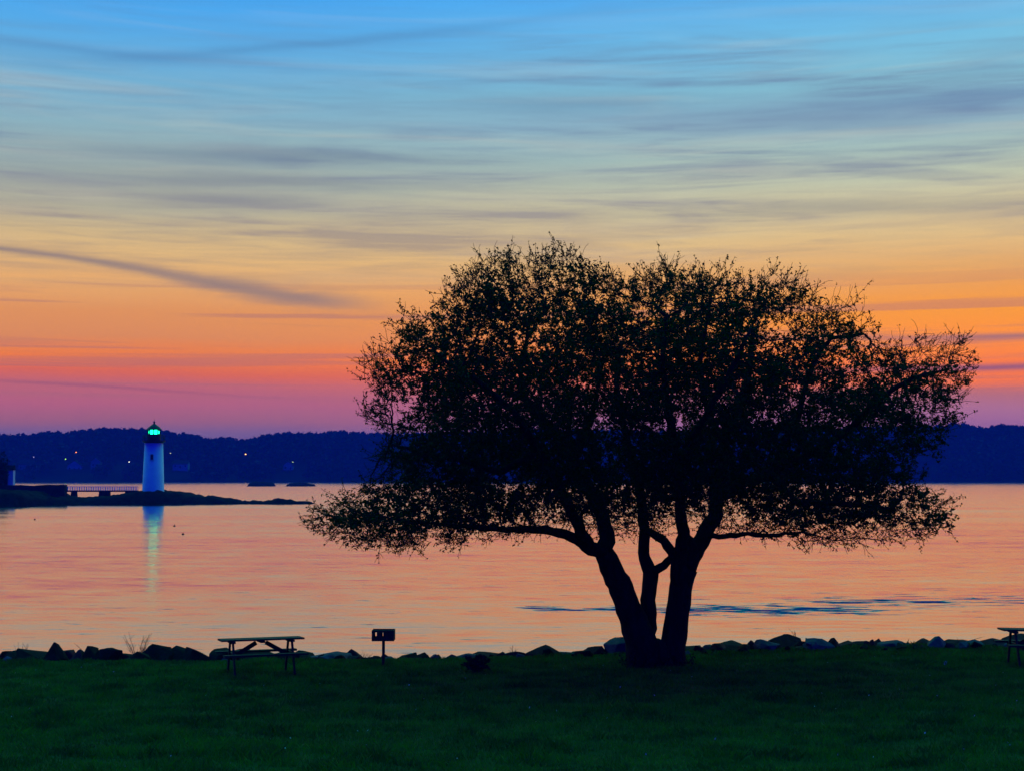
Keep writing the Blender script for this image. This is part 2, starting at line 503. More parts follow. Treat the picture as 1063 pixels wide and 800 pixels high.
# ------------------------------------------------------------------ setting: lawn (with the slope to the sea bed), water, hills
def lawn_z(x, y):
    z = 0.20 * float(sstep(x, 0.0, 12.0)) - 0.05 * float(sstep(x, 0.0, -10.0))
    z += 0.03 * fbm(x, y, 0.25, 3.0, 3)
    z += 0.045 * max(0.0, 33.0 - max(y, -2.0)) + 1.15 * float(sstep(y, 17.0, -2.0))           # the rise the photographer stands on
    return z
def ground_z(x, y):
    z = lawn_z(x, y)
    z -= 0.015 * float(sstep(y, 32.0, 34.0))
    e = y - (34.1 + 0.9 * float(sstep(x, -6.0, 8.0)) + 0.25 * fbm(x, 0.0, 0.3, 9.0, 2))
    if e > 0:
        z -= min(5.5, 0.16 * e + 0.22 * e * e if e < 2.5 else 1.775 + 0.9 * (e - 2.5))
        z = max(z, -5.0)
    return z
def grid(name, xs, ys, fz, mat, smooth=True):
    V = [(x, y, fz(x, y)) for y in ys for x in xs]
    nx = len(xs)
    Q = [(j * nx + i, j * nx + i + 1, (j + 1) * nx + i + 1, (j + 1) * nx + i) for j in range(len(ys) - 1) for i in range(nx - 1)]
    return np_mesh(name, V, Q, mat, smooth=smooth)

xs = list(np.concatenate([np.linspace(-400, -40, 19)[:-1], np.arange(-40, 40.1, 0.5), np.linspace(40, 400, 19)[1:]]))
ys = list(np.concatenate([np.linspace(-200, 0, 12)[:-1], np.arange(0, 20, 1.0), np.arange(20, 48.1, 0.4)])) + [60.0, 90.0, 200.0, 600.0, 1500.0, 2350.0]
lawn = tag(grid('lawn', xs, ys, ground_z, M['lawn']), 'dark green lawn sloping gently to the rocky shore', 'lawn', kind='structure')

water = MB()
water.add([(-2400, 37, WATER), (2400, 37, WATER), (2400, 2350, WATER), (-2400, 2350, WATER)], [(0, 1, 2, 3)])
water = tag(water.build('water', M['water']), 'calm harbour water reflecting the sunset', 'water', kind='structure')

# far shore
crest_px = [(-400, 450), (-100, 451), (0, 452), (19, 451.5), (32, 452.5), (42, 449), (55, 450), (64, 449.5), (80, 447.5), (121, 444), (144, 445), (160, 446), (185, 451),
    (205, 452), (224, 455), (256, 455), (272, 452), (300, 448.5), (333, 449), (356, 448), (380, 450), (450, 449), (550, 446), (650, 447), (800, 446), (900, 444),
    (973, 441.5), (990, 441), (1012, 442.5), (1026, 441.5), (1063, 441.5), (1200, 443), (1500, 446)]
SHORE = 1275.0
DC = 1430.0
TREEH = 11.5
def crest_z(x):
    px = 531.5 + x / DC * F
    y = float(np.interp(px, [c[0] for c in crest_px], [c[1] for c in crest_px]))
    return CAMZ + (492.0 - y) / F * DC - TREEH
def hill_z(x, y):
    d = y - SHORE - 6.0 * fbm(x, 0, 0.01, 4.0, 3)
    if d <= 0:
        return WATER + max(-2.0, d * 0.2)
    c = crest_z(x)
    t = min(1.0, d / (DC - SHORE))
    z = WATER + (c - WATER) * (0.25 * t + 0.75 * t * t * (3 - 2 * t))
    z += 1.0 * fbm(x, y, 0.02, 8.0, 3) * min(1, d / 30)
    if y > DC + 60:
        z -= (y - DC - 60) * 0.02
    return z
hx = list(np.linspace(-1500, -640, 30)[:-1]) + list(np.arange(-640, 640.1, 9.0)) + list(np.linspace(640, 1500, 30)[1:])
hy = list(np.arange(SHORE - 20, DC + 60, 8.0)) + list(np.linspace(DC + 65, 2300, 20))
hills = tag(grid('hills', hx, hy, hill_z, M['hill']), 'low wooded hills along the far shore', 'hills', kind='structure')

# houses on the far shore (declared first so the wood leaves them in view)
house_px = [  # px centre, py base, width m, wall height, roof height, material, label
    (27, 487, 15, 5.0, 4.0, 'house_grey', 'grey shingled house with a broad roof low on the far shore at the left edge', False),
    (77, 488, 13, 4.6, 4.6, 'house_pale', 'pale gabled house on the far shore below the orange and green lamps', True),
    (99, 488, 9, 8.5, 3.6, 'house_grey', 'tall narrow grey house on the far shore left of the white lamp', True),
    (187, 485.5, 14, 4.2, 3.0, 'house_pale', 'long low pale house on the far shore just right of the lighthouse', False),
    (299, 487, 9, 4.0, 3.6, 'house_pale', 'small pale cottage on the far shore beside the tall lamp pole', True),
]
HD = 1330.0
houses = []
for (px, py, w, wh, rh, mt, lab, gable) in house_px:
    b = at(px, py, HD)
    houses.append((b.x, HD, w))
lamps_px = [  # px, py, colour, strength, label, height
    (79, 469, (1.0, 0.24, 0.02), 3.2, 'orange lamp shining among the trees of the far shore', 7.0),
    (68, 476, (0.45, 1.0, 0.05), 1.6, 'yellow green lamp on the far shore just below the orange one', 6.0),
    (35, 474, (0.8, 0.7, 1.0), 0.6, 'faint whitish lamp above the grey house at the left of the far shore', 7.0),
    (38.5, 482.5, (1.0, 0.5, 0.45), 0.6, 'dim pinkish lamp beside the grey house at the left of the far shore', 4.0),
    (134, 479, (1.0, 0.90, 0.60), 2.4, 'white lamp on the far shore a little left of the lighthouse', 6.0),
    (177, 470, (0.8, 0.75, 0.3), 0.8, 'dim yellow lamp on the far shore just right of the lighthouse top', 8.0),
    (206, 482.3, (1.0, 0.45, 0.45), 0.6, 'tiny pink lamp on the far shore right of the long low house', 4.0),
    (255, 471, (1.0, 0.42, 0.10), 5.5, 'brightest orange lamp on the far shore between lighthouse and tree', 8.0),
    (304, 479, (0.65, 0.8, 0.25), 0.8, 'dim yellowish lamp on a tall pole at the edge of the far shore', 16.0),
]

# the wood: one mass of thousands of far trees
def crown_template(n_leaf, conifer, r):
    V = []; Q = []
    for i in range(n_leaf):
        if conifer:
            t = r.random() ** 0.8
            rad = 0.28 * (1 - t) + 0.02
            a = r.random() * 6.283
            q = np.array([math.cos(a) * rad * r.random() ** 0.5, math.sin(a) * rad * r.random() ** 0.5, 0.12 + 0.9 * t])
            sz = 0.13 * (1.15 - t)
        else:
            d = np.array([r.gauss(0, 1), r.gauss(0, 1), r.gauss(0, 1)])
            d /= np.linalg.norm(d) + 1e-6
            q = d * np.array([0.42, 0.42, 0.38]) * (0.5 + 0.5 * r.random()) + np.array([0, 0, 0.62])
            sz = 0.15
        a = np.array([r.gauss(0, 1), r.gauss(0, 1), r.gauss(0, 1)]); a /= np.linalg.norm(a)
        b = np.cross(a, [r.gauss(0, 1), r.gauss(0, 1), r.gauss(0, 1)]); b /= np.linalg.norm(b) + 1e-6
        o = len(V)
        V += [q + a * sz, q + b * sz, q - a * sz, q - b * sz]
        Q.append((o, o + 1, o + 2, o + 3))
    o = len(V)
    for z in (0.0, 0.6):
        V += [np.array([0.02, 0, z]), np.array([-0.01, 0.017, z]), np.array([-0.01, -0.017, z])]
    Q += [(o, o + 1, o + 4, o + 3), (o + 1, o + 2, o + 5, o + 4), (o + 2, o, o + 3, o + 5)]
    return np.array(V), np.array(Q)

rr = random.Random(11)
tmpl = [crown_template(58, False, rr) for _ in range(5)] + [crown_template(52, True, rr) for _ in range(3)]
AV, AQ, off = [], [], 0
def scatter_trees(pts):
    global off
    for (x, y, z, h, k) in pts:
        V, Q = tmpl[k]
        a = rr.random() * 6.283
        c, s = math.cos(a) * h, math.sin(a) * h
        wide = rr.uniform(0.85, 1.25)
        P = np.stack([(V[:, 0] * c - V[:, 1] * s) * wide + x, (V[:, 0] * s + V[:, 1] * c) * wide + y, V[:, 2] * h + z], 1)
        AV.append(P); AQ.append(Q + off); off += len(P)
pts = []
for i in range(5200):
    x = rr.uniform(-700, 700)
    y = SHORE + 8 + (rr.random() ** 0.9) * (DC + 30 - SHORE)
    if any(abs(x - hx_) < w / 2 + 4 and y < hy_ + 6 for hx_, hy_, w in houses):
        continue
    if any(abs(x - at(l[0], l[1], 1345.0 if l[5] < 15 else 1285.0).x) < 6.5 and y < 1352 for l in lamps_px):
        continue
    low_front = y < SHORE + 25
    h = rr.uniform(6, 11) if low_front else rr.uniform(8.5, 14.0)
    k = rr.randrange(5) if rr.random() < 0.72 else 5 + rr.randrange(3)
    pts.append((x, y, hill_z(x, y) - 0.6, h, k))
# crest row and the few taller trees that break the skyline
for i in range(420):
    x = rr.uniform(-640, 640)
    y = DC + rr.uniform(-12, 25)
    pts.append((x, y, hill_z(x, y) - 1.0, rr.uniform(8.5, 15.0), rr.randrange(8)))
for px, py in ((173, 446.5), (176.5, 447.5), (179, 451), (190, 448), (194, 449.5), (990, 436.5), (1001, 437), (299, 447), (46, 447), (121, 443.5), (96, 447), (1040, 439), (356, 447)):
    b = at(px, py, DC)
    zg = hill_z(b.x, DC)
    pts.append((b.x, DC, zg - 0.5, (b.z - zg + 0.5) / 1.03, rr.randrange(5)))
scatter_trees(pts)
wood = np_mesh('woodland', np.concatenate(AV), np.concatenate(AQ), M['wood_far'])
tag(wood, 'dark mass of woods covering the hills of the far shore', 'woods', kind='stuff')

# ------------------------------------------------------------------ far houses
def house(px, py, w, wh, rh, mt, label, gable):
    b = at(px, py, HD)
    zg = b.z
    root = empty('house', (b.x, HD, zg), label, 'house', 'houses on the far shore')
    dp = 8.0
    # foundations reach down to the slope
    m_ = MB(); m_.box((0, dp / 2, wh / 2 - 3), (w, dp, wh + 6))
    if gable:
        m_.add([(-w / 2, 0.0, wh), (w / 2, 0.0, wh), (0, 0.0, wh + rh), (-w / 2, dp, wh), (w / 2, dp, wh), (0, dp, wh + rh)], [(0, 1, 2), (5, 4, 3), (0, 2, 5, 3), (2, 1, 4, 5)])
    else:
        m_.add([(-w / 2, 0, wh), (-w / 2, dp, wh), (-w / 2, dp / 2, wh + rh), (w / 2, 0, wh), (w / 2, dp, wh), (w / 2, dp / 2, wh + rh)], [(0, 1, 2), (5, 4, 3), (0, 2, 5, 3), (2, 1, 4, 5)])
    m_.build('wall', M[mt], root)
    r_ = MB()
    e = 0.5
    if gable:
        for s in (-1, 1):
            a0 = Vector((s * (w / 2 + e), 0, wh - e * rh / (w / 2))); a1 = Vector((0, 0, wh + rh + 0.05))
            q = [a0 + Vector((0, -e, 0.05)), a1 + Vector((0, -e, 0.05)), a1 + Vector((0, dp + e, 0.05)), a0 + Vector((0, dp + e, 0.05))]
            r_.add(q + [v_ + Vector((0, 0, 0.3)) for v_ in q], [(0, 1, 2, 3), (7, 6, 5, 4), (0, 4, 5, 1), (1, 5, 6, 2), (2, 6, 7, 3), (3, 7, 4, 0)])
    else:
        for y0, s in ((-e, 1), (dp + e, -1)):
            a0 = Vector((0, y0, wh - e * rh / (dp / 2))); a1 = Vector((0, dp / 2, wh + rh + 0.05))
            q = [a0 + Vector((-w / 2 - e, 0, 0.05)), a0 + Vector((w / 2 + e, 0, 0.05)), a1 + Vector((w / 2 + e, 0, 0.05)), a1 + Vector((-w / 2 - e, 0, 0.05))]
            r_.add(q + [v_ + Vector((0, 0, 0.3)) for v_ in q], [(0, 1, 2, 3), (7, 6, 5, 4), (0, 4, 5, 1), (1, 5, 6, 2), (2, 6, 7, 3), (3, 7, 4, 0)])
    rf = r_.build('roof', M['roof_dark'], root)
    c_ = MB(); c_.box((w * 0.22, dp * 0.5, wh + rh * 0.9), (0.9, 0.9, 2.2)); c_.build('chimney', M['stone_dark'], rf)
    n_w = max(2, int(w // 4))
    for fl in range(1 if wh < 6 else 2):
        for i in range(n_w):
            x = (i + 0.5) / n_w * w - w / 2
            if fl == 0 and i == n_w // 2:
                d_ = MB(); d_.box((x, -0.04, 1.05), (1.0, 0.08, 2.1)); d_.build('door', M['window_dark'], root)
                continue
            f_ = MB(); f_.box((x, -0.05, 1.9 + 3.2 * fl), (1.2, 0.10, 1.6))
            fo = f_.build('window', M['window_dark'], root)
            s_ = MB(); s_.box((x, -0.10, 1.05 + 3.2 * fl), (1.4, 0.2, 0.1)); s_.build('sill', M['white'], fo)
    return root
for h in house_px:
    house(*h)

def shore_lamp(px, py, colr, st, label, hgt, d=1345.0):
    p_ = at(px, py, d)
    zb = min(hill_z(p_.x, d), p_.z - 2.5)
    zb = max(zb, p_.z - hgt - 6)
    root = empty('street_lamp', (p_.x, d, zb), label, 'lamp', 'lamps on the far shore')
    H = p_.z - zb
    a = MB(); a.tube([(0, 0.6, 0), (0, 0.6, H + 0.3), (0, 0.0, H + 0.55)], [0.11, 0.07, 0.05], 8); a.build('pole', M['black'], root)
    b = MB(); b.lathe([(0.05, 0.62), (0.45, 0.52), (0.5, 0.47), (0.35, 0.45)], 12, (0, 0, H)); b.build('lamp_shade', M['black'], root)
    g = MB(); g.lathe([(0.05, -0.46), (0.44, -0.3), (0.60, 0.0), (0.44, 0.3), (0.05, 0.44)], 12, (0, 0, H))
    g.build('bulb', lamp_mat('lamp_glow', colr, st * 1.3), root, True)
for l in lamps_px:
    shore_lamp(*l[:6], d=1345.0 if l[5] < 15 else 1285.0)

# low ledges off the far shore
def ledge(px0, px1, py_top, label, d=835.0):
    a = at(px0, py_top, d); b = at(px1, py_top, d)
    w = b.x - a.x
    n = 40
    V = []; 
    xs_ = np.linspace(0, w, n)
    prof = [(-7, -0.4), (-4, 0.35), (-1, 0.85), (2, 1.0), (5, 0.6), (9, -0.4)]
    htop = a.z - WATER
    for i, x in enumerate(xs_):
        e = math.sin(math.pi * (i + 0.02) / (n - 0.96)) ** 0.25
        for (yy, q) in prof:
            V.append((x, yy, q * htop * e * (0.85 + 0.35 * fbm(x + px0, yy, 0.12, 2.0, 3)) - 0.4))
    m_ = MB(); k = len(prof)
    m_.add(V, [(i * k + j, (i + 1) * k + j, (i + 1) * k + j + 1, i * k + j + 1) for i in range(n - 1) for j in range(k - 1)])
    o = m_.build('rock_ledge', M['ledge'], None, False, (a.x, d, WATER))
    tag(o, label, 'ledge', 'low ledges off the far shore')
ledge(257, 285, 497.5, 'low dark ledge breaking the water off the far shore, nearer the lighthouse')
ledge(297, 327, 498.5, 'low dark ledge breaking the water off the far shore, nearer the tree')

# ------------------------------------------------------------------ the lighthouse point
pt_px = [(-200, 508), (0, 508), (60, 509), (66, 512), (72, 515.6), (100, 515.8), (128, 514.0), (138, 511), (150, 509.8), (170, 509.6), (185, 510.2), (194, 511.4), (204, 513.7),
    (213, 515.6), (220, 514.7), (226, 515.6), (240, 517.4), (256, 520.4), (266, 519.6), (288, 518), (300, 519.2), (312, 519.4), (322, 520.2), (330, 524)]
def point_z(x, y):
    px = 531.5 + x / 335.0 * F
    yt = float(np.interp(px, [c[0] for c in pt_px], [c[1] for c in pt_px]))
    zc = CAMZ - (yt - 492.0) / F * 335.0
    front = float(np.interp(px, [-200, 0, 66, 80, 200, 330], [285, 297, 301, 315, 327.5, 330]))
    backd = float(np.interp(px, [-200, 0, 66, 80, 140, 190, 330], [352, 348, 345, 339, 347, 344, 339.5]))
    t = float(sstep(y, front - 0.6, min(front + 7.0, 334.0))) * float(sstep(y, backd, backd - 5.0))
    base = WATER - 1.0
    z = base + (zc - base) * t
    z += t * (1 - 0.6 * t) * (1.3 * fbm(x, y, 0.30, 5.0, 4)) + 0.30 * t * fbm(x, y, 0.9, 2.0, 3)
    return z
pxs = list(np.arange(-165, -43.5, 0.55)); pys = list(np.arange(282, 354, 0.75))
tag(grid('rocky_point', pxs, pys, point_z, M['ledge'], smooth=False), 'dark rocky point running out to the lighthouse', 'headland', kind='structure')

# lighthouse
LX, LD = at(159, 510, 335.0).x, 335.0
LZ = at(159, 510, 335.0).z
S = 335.0 / F          # metres per photo pixel there
root = empty('lighthouse', (LX, LD, LZ), 'white conical lighthouse with a glowing green lantern on the rocky point', 'lighthouse')
a = MB(); a.lathe([(2.62, -1.2), (2.58, -0.1), (2.5, 0.0), (2.08, 51.8 * S)], 48); tower = a.build('tower', M['white'], root, False)
for pl in tower.data.polygons: pl.use_smooth = abs(pl.normal.z) < 0.5
ztop = 51.8 * S
a = MB(); a.lathe([(2.08, ztop - 0.35), (2.45, ztop - 0.05), (2.62, ztop), (2.62, ztop + 0.28), (2.3, ztop + 0.29)], 40); gal = a.build('gallery', M['black'], root)
a = MB()
for hgt in (0.45, 0.80, 1.15):
    a.tube([(2.52 * math.cos(t), 2.52 * math.sin(t), ztop + 0.28 + hgt) for t in np.linspace(0, 2 * math.pi, 41)], 0.035, 6, False)
for t in np.linspace(0, 2 * math.pi, 17)[:-1]:
    a.tube([(2.52 * math.cos(t), 2.52 * math.sin(t), ztop + 0.25), (2.52 * math.cos(t), 2.52 * math.sin(t), ztop + 1.48)], 0.045, 6)
a.build('railing', M['black'], gal)
zl = ztop + 0.29
a = MB(); a.lathe([(1.55, zl), (1.55, zl + 1.30), (1.62, zl + 1.31), (1.62, zl + 1.42), (1.42, zl + 1.43)], 24); a.build('lantern_base', M['black'], root)
g0, g1 = zl + 1.43, zl + 2.45
a = MB(); 
n = 9
for i in range(n):
    t0, t1 = 2 * math.pi * (i + 0.06) / n, 2 * math.pi * (i + 0.94) / n
    r0 = 1.40
    q = [(r0 * math.cos(t0), r0 * math.sin(t0), g0), (r0 * math.cos(t1), r0 * math.sin(t1), g0), (r0 * math.cos(t1), r0 * math.sin(t1), g1), (r0 * math.cos(t0), r0 * math.sin(t0), g1)]
    q2 = [(x * 0.985, y * 0.985, z) for x, y, z in q]
    a.add(q + q2, [(0, 1, 2, 3), (7, 6, 5, 4), (0, 4, 5, 1), (1, 5, 6, 2), (2, 6, 7, 3), (3, 7, 4, 0)])
pane = a.build('lantern_glass', M['glass'], root)
for i in range(n):
    t = 2 * math.pi * i / n
    a = MB()
    a.tube([(1.41 * math.cos(t), 1.41 * math.sin(t), g0), (1.41 * math.cos(t), 1.41 * math.sin(t), g1)], 0.15, 6)
    a.build('glazing_bar', M['black'], pane)
a = MB(); a.lathe([(0.2, g0 - 0.2), (0.85, g0 + 0.02), (1.18, g0 + 0.3), (1.18, g1 - 0.3), (0.8, g1 - 0.06), (0.2, g1 - 0.02)], 24); a.build('lamp_lens', M['green_lens'], root, True)
a = MB(); a.lathe([(1.75, g1), (1.78, g1 + 0.10), (1.25, g1 + 0.62), (0.62, g1 + 1.12), (0.22, g1 + 1.40), (0.20, g1 + 1.55)], 24); roof = a.build('roof', M['black'], root)
a = MB(); a.lathe([(0.05, g1 + 1.5), (0.22, g1 + 1.62), (0.26, g1 + 1.75), (0.18, g1 + 1.92), (0.05, g1 + 2.0), (0.03, g1 + 2.55)], 12); a.build('finial', M['black'], roof)
def wall_piece(name, xoff, z0, z1, w, mat, par):
    a = MB()
    rz = lambda z: 2.5 + (2.08 - 2.5) * z / ztop
    z = (z0 + z1) / 2
    r_ = rz(z)
    th = xoff
    c, s = math.sin(th), -math.cos(th)
    rot = Matrix.Rotation(th, 3, 'Z')
    a.box((c * (r_ - 0.02), s * (r_ - 0.02), z), (w, 0.34, z1 - z0), rot)
    return a.build(name, mat, par)
w1 = wall_piece('window', 0.06, 33.2 * S, 38.6 * S, 0.62, M['window_dark'], root)
wall_piece('window_frame', 0.06, 32.6 * S, 33.1 * S, 0.95, M['white'], w1)

# footbridge
BD = 334.0
p0, p1 = at(66, 508.5, BD), at(143, 508.5, BD)
root = empty('footbridge', (p0.x, BD, WATER), 'long low footbridge with white railings leading to the lighthouse', 'footbridge')
L = p1.x - p0.x; dz = p0.z - WATER
a = MB(); a.box((L / 2, 0, dz - 0.16), (L, 1.5, 0.34)); a.build('deck', M['black'], root)
for yy in (-0.72, 0.72):
    a = MB()
    nb = 32
    for i in range(nb):
        x = 0.15 + (L - 0.3) * i / (nb - 1)
        a.box((x, yy, dz + 0.42), (0.14, 0.07, 0.86))
    for hh in (0.86,):
        a.box((L / 2, yy + 0.05 * (1 if yy > 0 else -1), dz + hh), (L, 0.06, 0.11))
    a.build('railing', M['white'], root)
for (q0, q1) in ((74.5, 79.5), (103.5, 114.0), (130.5, 142.0)):
    a = MB()
    x0 = at(q0, 508, BD).x - p0.x; x1 = at(q1, 508, BD).x - p0.x
    a.add([(x0 - 0.25, -1.0, -0.6), (x1 + 0.25, -1.0, -0.6), (x1 + 0.25, 1.0, -0.6), (x0 - 0.25, 1.0, -0.6), (x0 + 0.05, -0.8, dz - 0.335), (x1 - 0.05, -0.8, dz - 0.335), (x1 - 0.05, 0.8, dz - 0.335), (x0 + 0.05, 0.8, dz - 0.335)],
          [(0, 1, 2, 3), (7, 6, 5, 4), (0, 4, 5, 1), (1, 5, 6, 2), (2, 6, 7, 3), (3, 7, 4, 0)])
    a.build('pier', M['stone_dark'], root)

# fort wall and shed at the left
p0, p1 = at(-60, 503, 326), at(67.5, 503, 326)
a = MB()
zt = p1.z
nseg = 32
V = []
for i in range(nseg + 1):
    x = p0.x + (p1.x - p0.x) * i / nseg
    t_ = zt + 0.30 * fbm(x, 1.0, 0.25, 6.0, 3) + (0.5 if i < 13 else 0.0)
    V += [(x, 325.4, WATER - 0.5), (x, 325.8, t_), (x, 327.6, t_), (x, 328.0, WATER - 0.5)]
fs = [(i * 4 + j, (i + 1) * 4 + j, (i + 1) * 4 + j + 1, i * 4 + j + 1) for i in range(nseg) for j in range(3)]
fs += [(0, 1, 2, 3), (nseg * 4 + 3, nseg * 4 + 2, nseg * 4 + 1, nseg * 4)]
a.add(V, fs)
tag(a.build('stone_wall', M['stone_dark']), 'dark old stone wall on the shore left of the footbridge', 'wall')

b = at(10.8, 497.5, 331)
root = empty('shed', (b.x, 331, b.z - 3.0), 'small shed with one bright white wall behind the stone wall at the left edge', 'shed')
a = MB(); a.box((-1.85, 0.7, 1.9), (4.9, 1.4, 6.6)); a.build('wall', M['white'], root)
a = MB(); a.add([(-4.5, -0.2, 5.2), (0.75, -0.2, 5.2), (0.75, 1.6, 5.2), (-4.5, 1.6, 5.2), (-4.5, 0.7, 6.3), (0.75, 0.7, 6.3)], [(0, 1, 2, 3), (0, 4, 5, 1), (2, 5, 4, 3), (1, 5, 2), (0, 3, 4)]); a.build('roof', M['roof_dark'], root)
a = MB(); a.box((-2.3, -0.05, 2.6), (3.4, 0.12, 5.1)); a.build('sliding_door', M['stone_dark'], root)

def leafy(name, parent, c, radii, n, size, mat, r):
    d = r.normal(size=(n, 3)); d /= np.linalg.norm(d, axis=1)[:, None]
    P = d * (0.35 + 0.65 * r.random((n, 1)) ** 0.5) * np.array(radii)
    P *= (0.85 + 0.3 * np.sin(d[:, :1] * 5 + d[:, 2:] * 7))
    P += np.array(c)
    return leaves_mesh(name, parent, P, size, mat, r)
def leaves_mesh(name, parent, P, size, mat, r, midx=None):
    n = len(P)
    a_ = r.normal(size=(n, 3)); a_ /= np.linalg.norm(a_, axis=1)[:, None]
    b_ = np.cross(a_, r.normal(size=(n, 3))); b_ /= np.linalg.norm(b_, axis=1)[:, None] + 1e-9
    sz = size * r.uniform(0.6, 1.25, (n, 1))
    V = np.stack([P + a_ * sz, P + b_ * sz * 0.55, P - a_ * sz, P - b_ * sz * 0.55], 1).reshape(-1, 3)
    return np_mesh(name, V, np.arange(n * 4).reshape(-1, 4), mat, parent, midx)
def small_tree(px, py_top, py_base, d, wpx, label, group):
    b = at(px, py_base, d); t_ = at(px, py_top, d)
    H = t_.z - b.z; w = wpx / F * d / 2
    root = empty('tree', (b.x, d, b.z), label, 'tree', group)
    a = MB(); a.tube([(0, 0, -0.5), (0.1, 0, H * 0.35), (0, 0.1, H * 0.8)], [0.22, 0.15, 0.04], 8); a.build('trunk', M['bark'], root, True)
    leafy('crown', root, (0, 0, H * 0.56), (w, w, H * 0.46), 900, 0.28, M['wood_far'], np.random.default_rng(int(px * 7 + 900)))
small_tree(0, 470, 507, 328, 17, 'dark bushy tree in front of the shed at the left edge', None)
#small_tree(49, 474, 506, 336, 15, 'dark tree rising behind the stone wall, nearest the footbridge', None)

# buoys on the water
for px, py, lab in ((36, 539, 'small dark mooring buoy on the water left of the lighthouse reflection'),
                    (181, 545.5, 'tiny mooring buoy on the water right of the lighthouse reflection, farther out'),
                    (190, 554, 'tiny mooring buoy on the water right of the lighthouse reflection, nearer shore')):
    d = (CAMZ - WATER) * F / (py - 492.0)
    p_ = at(px, py, d)
    root = empty('mooring_buoy', (p_.x, d, WATER), lab, 'buoy', 'small buoys off the point')
    a = MB(); a.lathe([(0.03, -0.14), (0.13, -0.08), (0.16, 0.02), (0.12, 0.12), (0.03, 0.16)], 14); a.build('float', M['buoy'], root, True)
    a = MB(); a.tube([(0, 0, 0.1), (0.02, 0, 0.34)], 0.018, 6); a.build('stick', M['black'], root)

# ------------------------------------------------------------------ shore boulders, left to right
RD = 35.0
rocks = [  # px0, px1, py top, material, shape word
    (-42, -18, 673, 'dark', 'low'), (-20, 2, 676, 'dark', 'low'), (0, 13, 675.2, 'dark', 'low'), (9, 31, 674.5, 'dark', 'low'), (28, 54, 671.3, 'dark', 'flat topped'), (51, 68, 666, 'dark', 'pointed'), (64, 79, 674, 'brown', 'low'),
    (74, 91, 665.8, 'brown', 'sharply pointed'), (86, 103, 669.8, 'dark', 'rounded'), (99, 121, 672, 'dark', 'flat topped'), (119, 136, 675.8, 'dark', 'low'), (133, 154, 675, 'dark', 'low'),
    (151, 177, 668, 'dark', 'large rounded'), (175, 198, 670, 'dark', 'rounded'), (196, 221, 671.6, 'dark', 'flat topped'), (219, 240, 672.5, 'dark', 'low'), (238, 262, 673.6, 'dark', 'low'), (260, 284, 674.4, 'dark', 'low'), (282, 306, 674.6, 'dark', 'low'), (304, 328, 674.8, 'dark', 'low'),
    (325, 357, 675, 'grey', 'rounded'), (354, 380, 672.6, 'brown', 'pointed'), (377, 400, 680.5, 'dark', 'low'), (397, 416, 679, 'dark', 'low'), (414, 431, 676.8, 'dark', 'rounded'), (429, 448, 677, 'dark', 'low'), (446, 458, 678.5, 'dark', 'low'), (455, 473, 677.8, 'grey', 'low'),
    (470, 498, 677.3, 'grey', 'pale'), (490, 525, 675.4, 'brown', 'flat'), (524, 555, 673.8, 'brown', 'broad'), (552, 580, 668.2, 'brown', 'pointed'), (577, 598, 675.8, 'grey', 'low'), (594, 612, 674, 'brown', 'low'), (609, 626, 669.8, 'brown', 'squarish'), (622, 640, 672.2, 'brown', 'low'),
    (634, 660, 660, 'grey', 'large'), (656, 682, 671, 'dark', 'low'), (680, 702, 671, 'dark', 'low'), (700, 723, 669.6, 'brown', 'low'), (720, 731, 668.6, 'brown', 'small'), (728, 743, 668.3, 'grey', 'small pale'), (740, 752, 666.9, 'brown', 'rounded'), (748, 771, 665.4, 'brown', 'flat topped'),
    (768, 778, 668, 'brown', 'low'), (775, 787, 663.8, 'brown', 'small pointed'), (788, 805, 662.8, 'grey', 'rounded'), (802, 826, 657.6, 'brown', 'large rounded'), (823, 842, 664.3, 'brown', 'low'), (840, 863, 661.2, 'grey', 'pale squarish'), (860, 870, 661.3, 'brown', 'small pointed'), (867, 885, 664.8, 'brown', 'low'),
    (882, 898, 664, 'brown', 'low'), (895, 906, 663, 'brown', 'small pointed'), (904, 920, 662, 'brown', 'pointed'), (915, 938, 664.2, 'grey', 'low'), (929, 953, 659.8, 'grey', 'pale pointed'), (950, 968, 662.3, 'brown', 'low'), (965, 980, 659.8, 'grey', 'small pale pointed'), (978, 1006, 659.8, 'brown', 'broad'),
    (1003, 1026, 661.2, 'grey', 'pale low'), (1022, 1048, 661.4, 'brown', 'low'), (1048, 1078, 656.5, 'brown', 'large'), (1075, 1098, 660, 'dark', 'low'), (1096, 1120, 659, 'brown', 'low')]

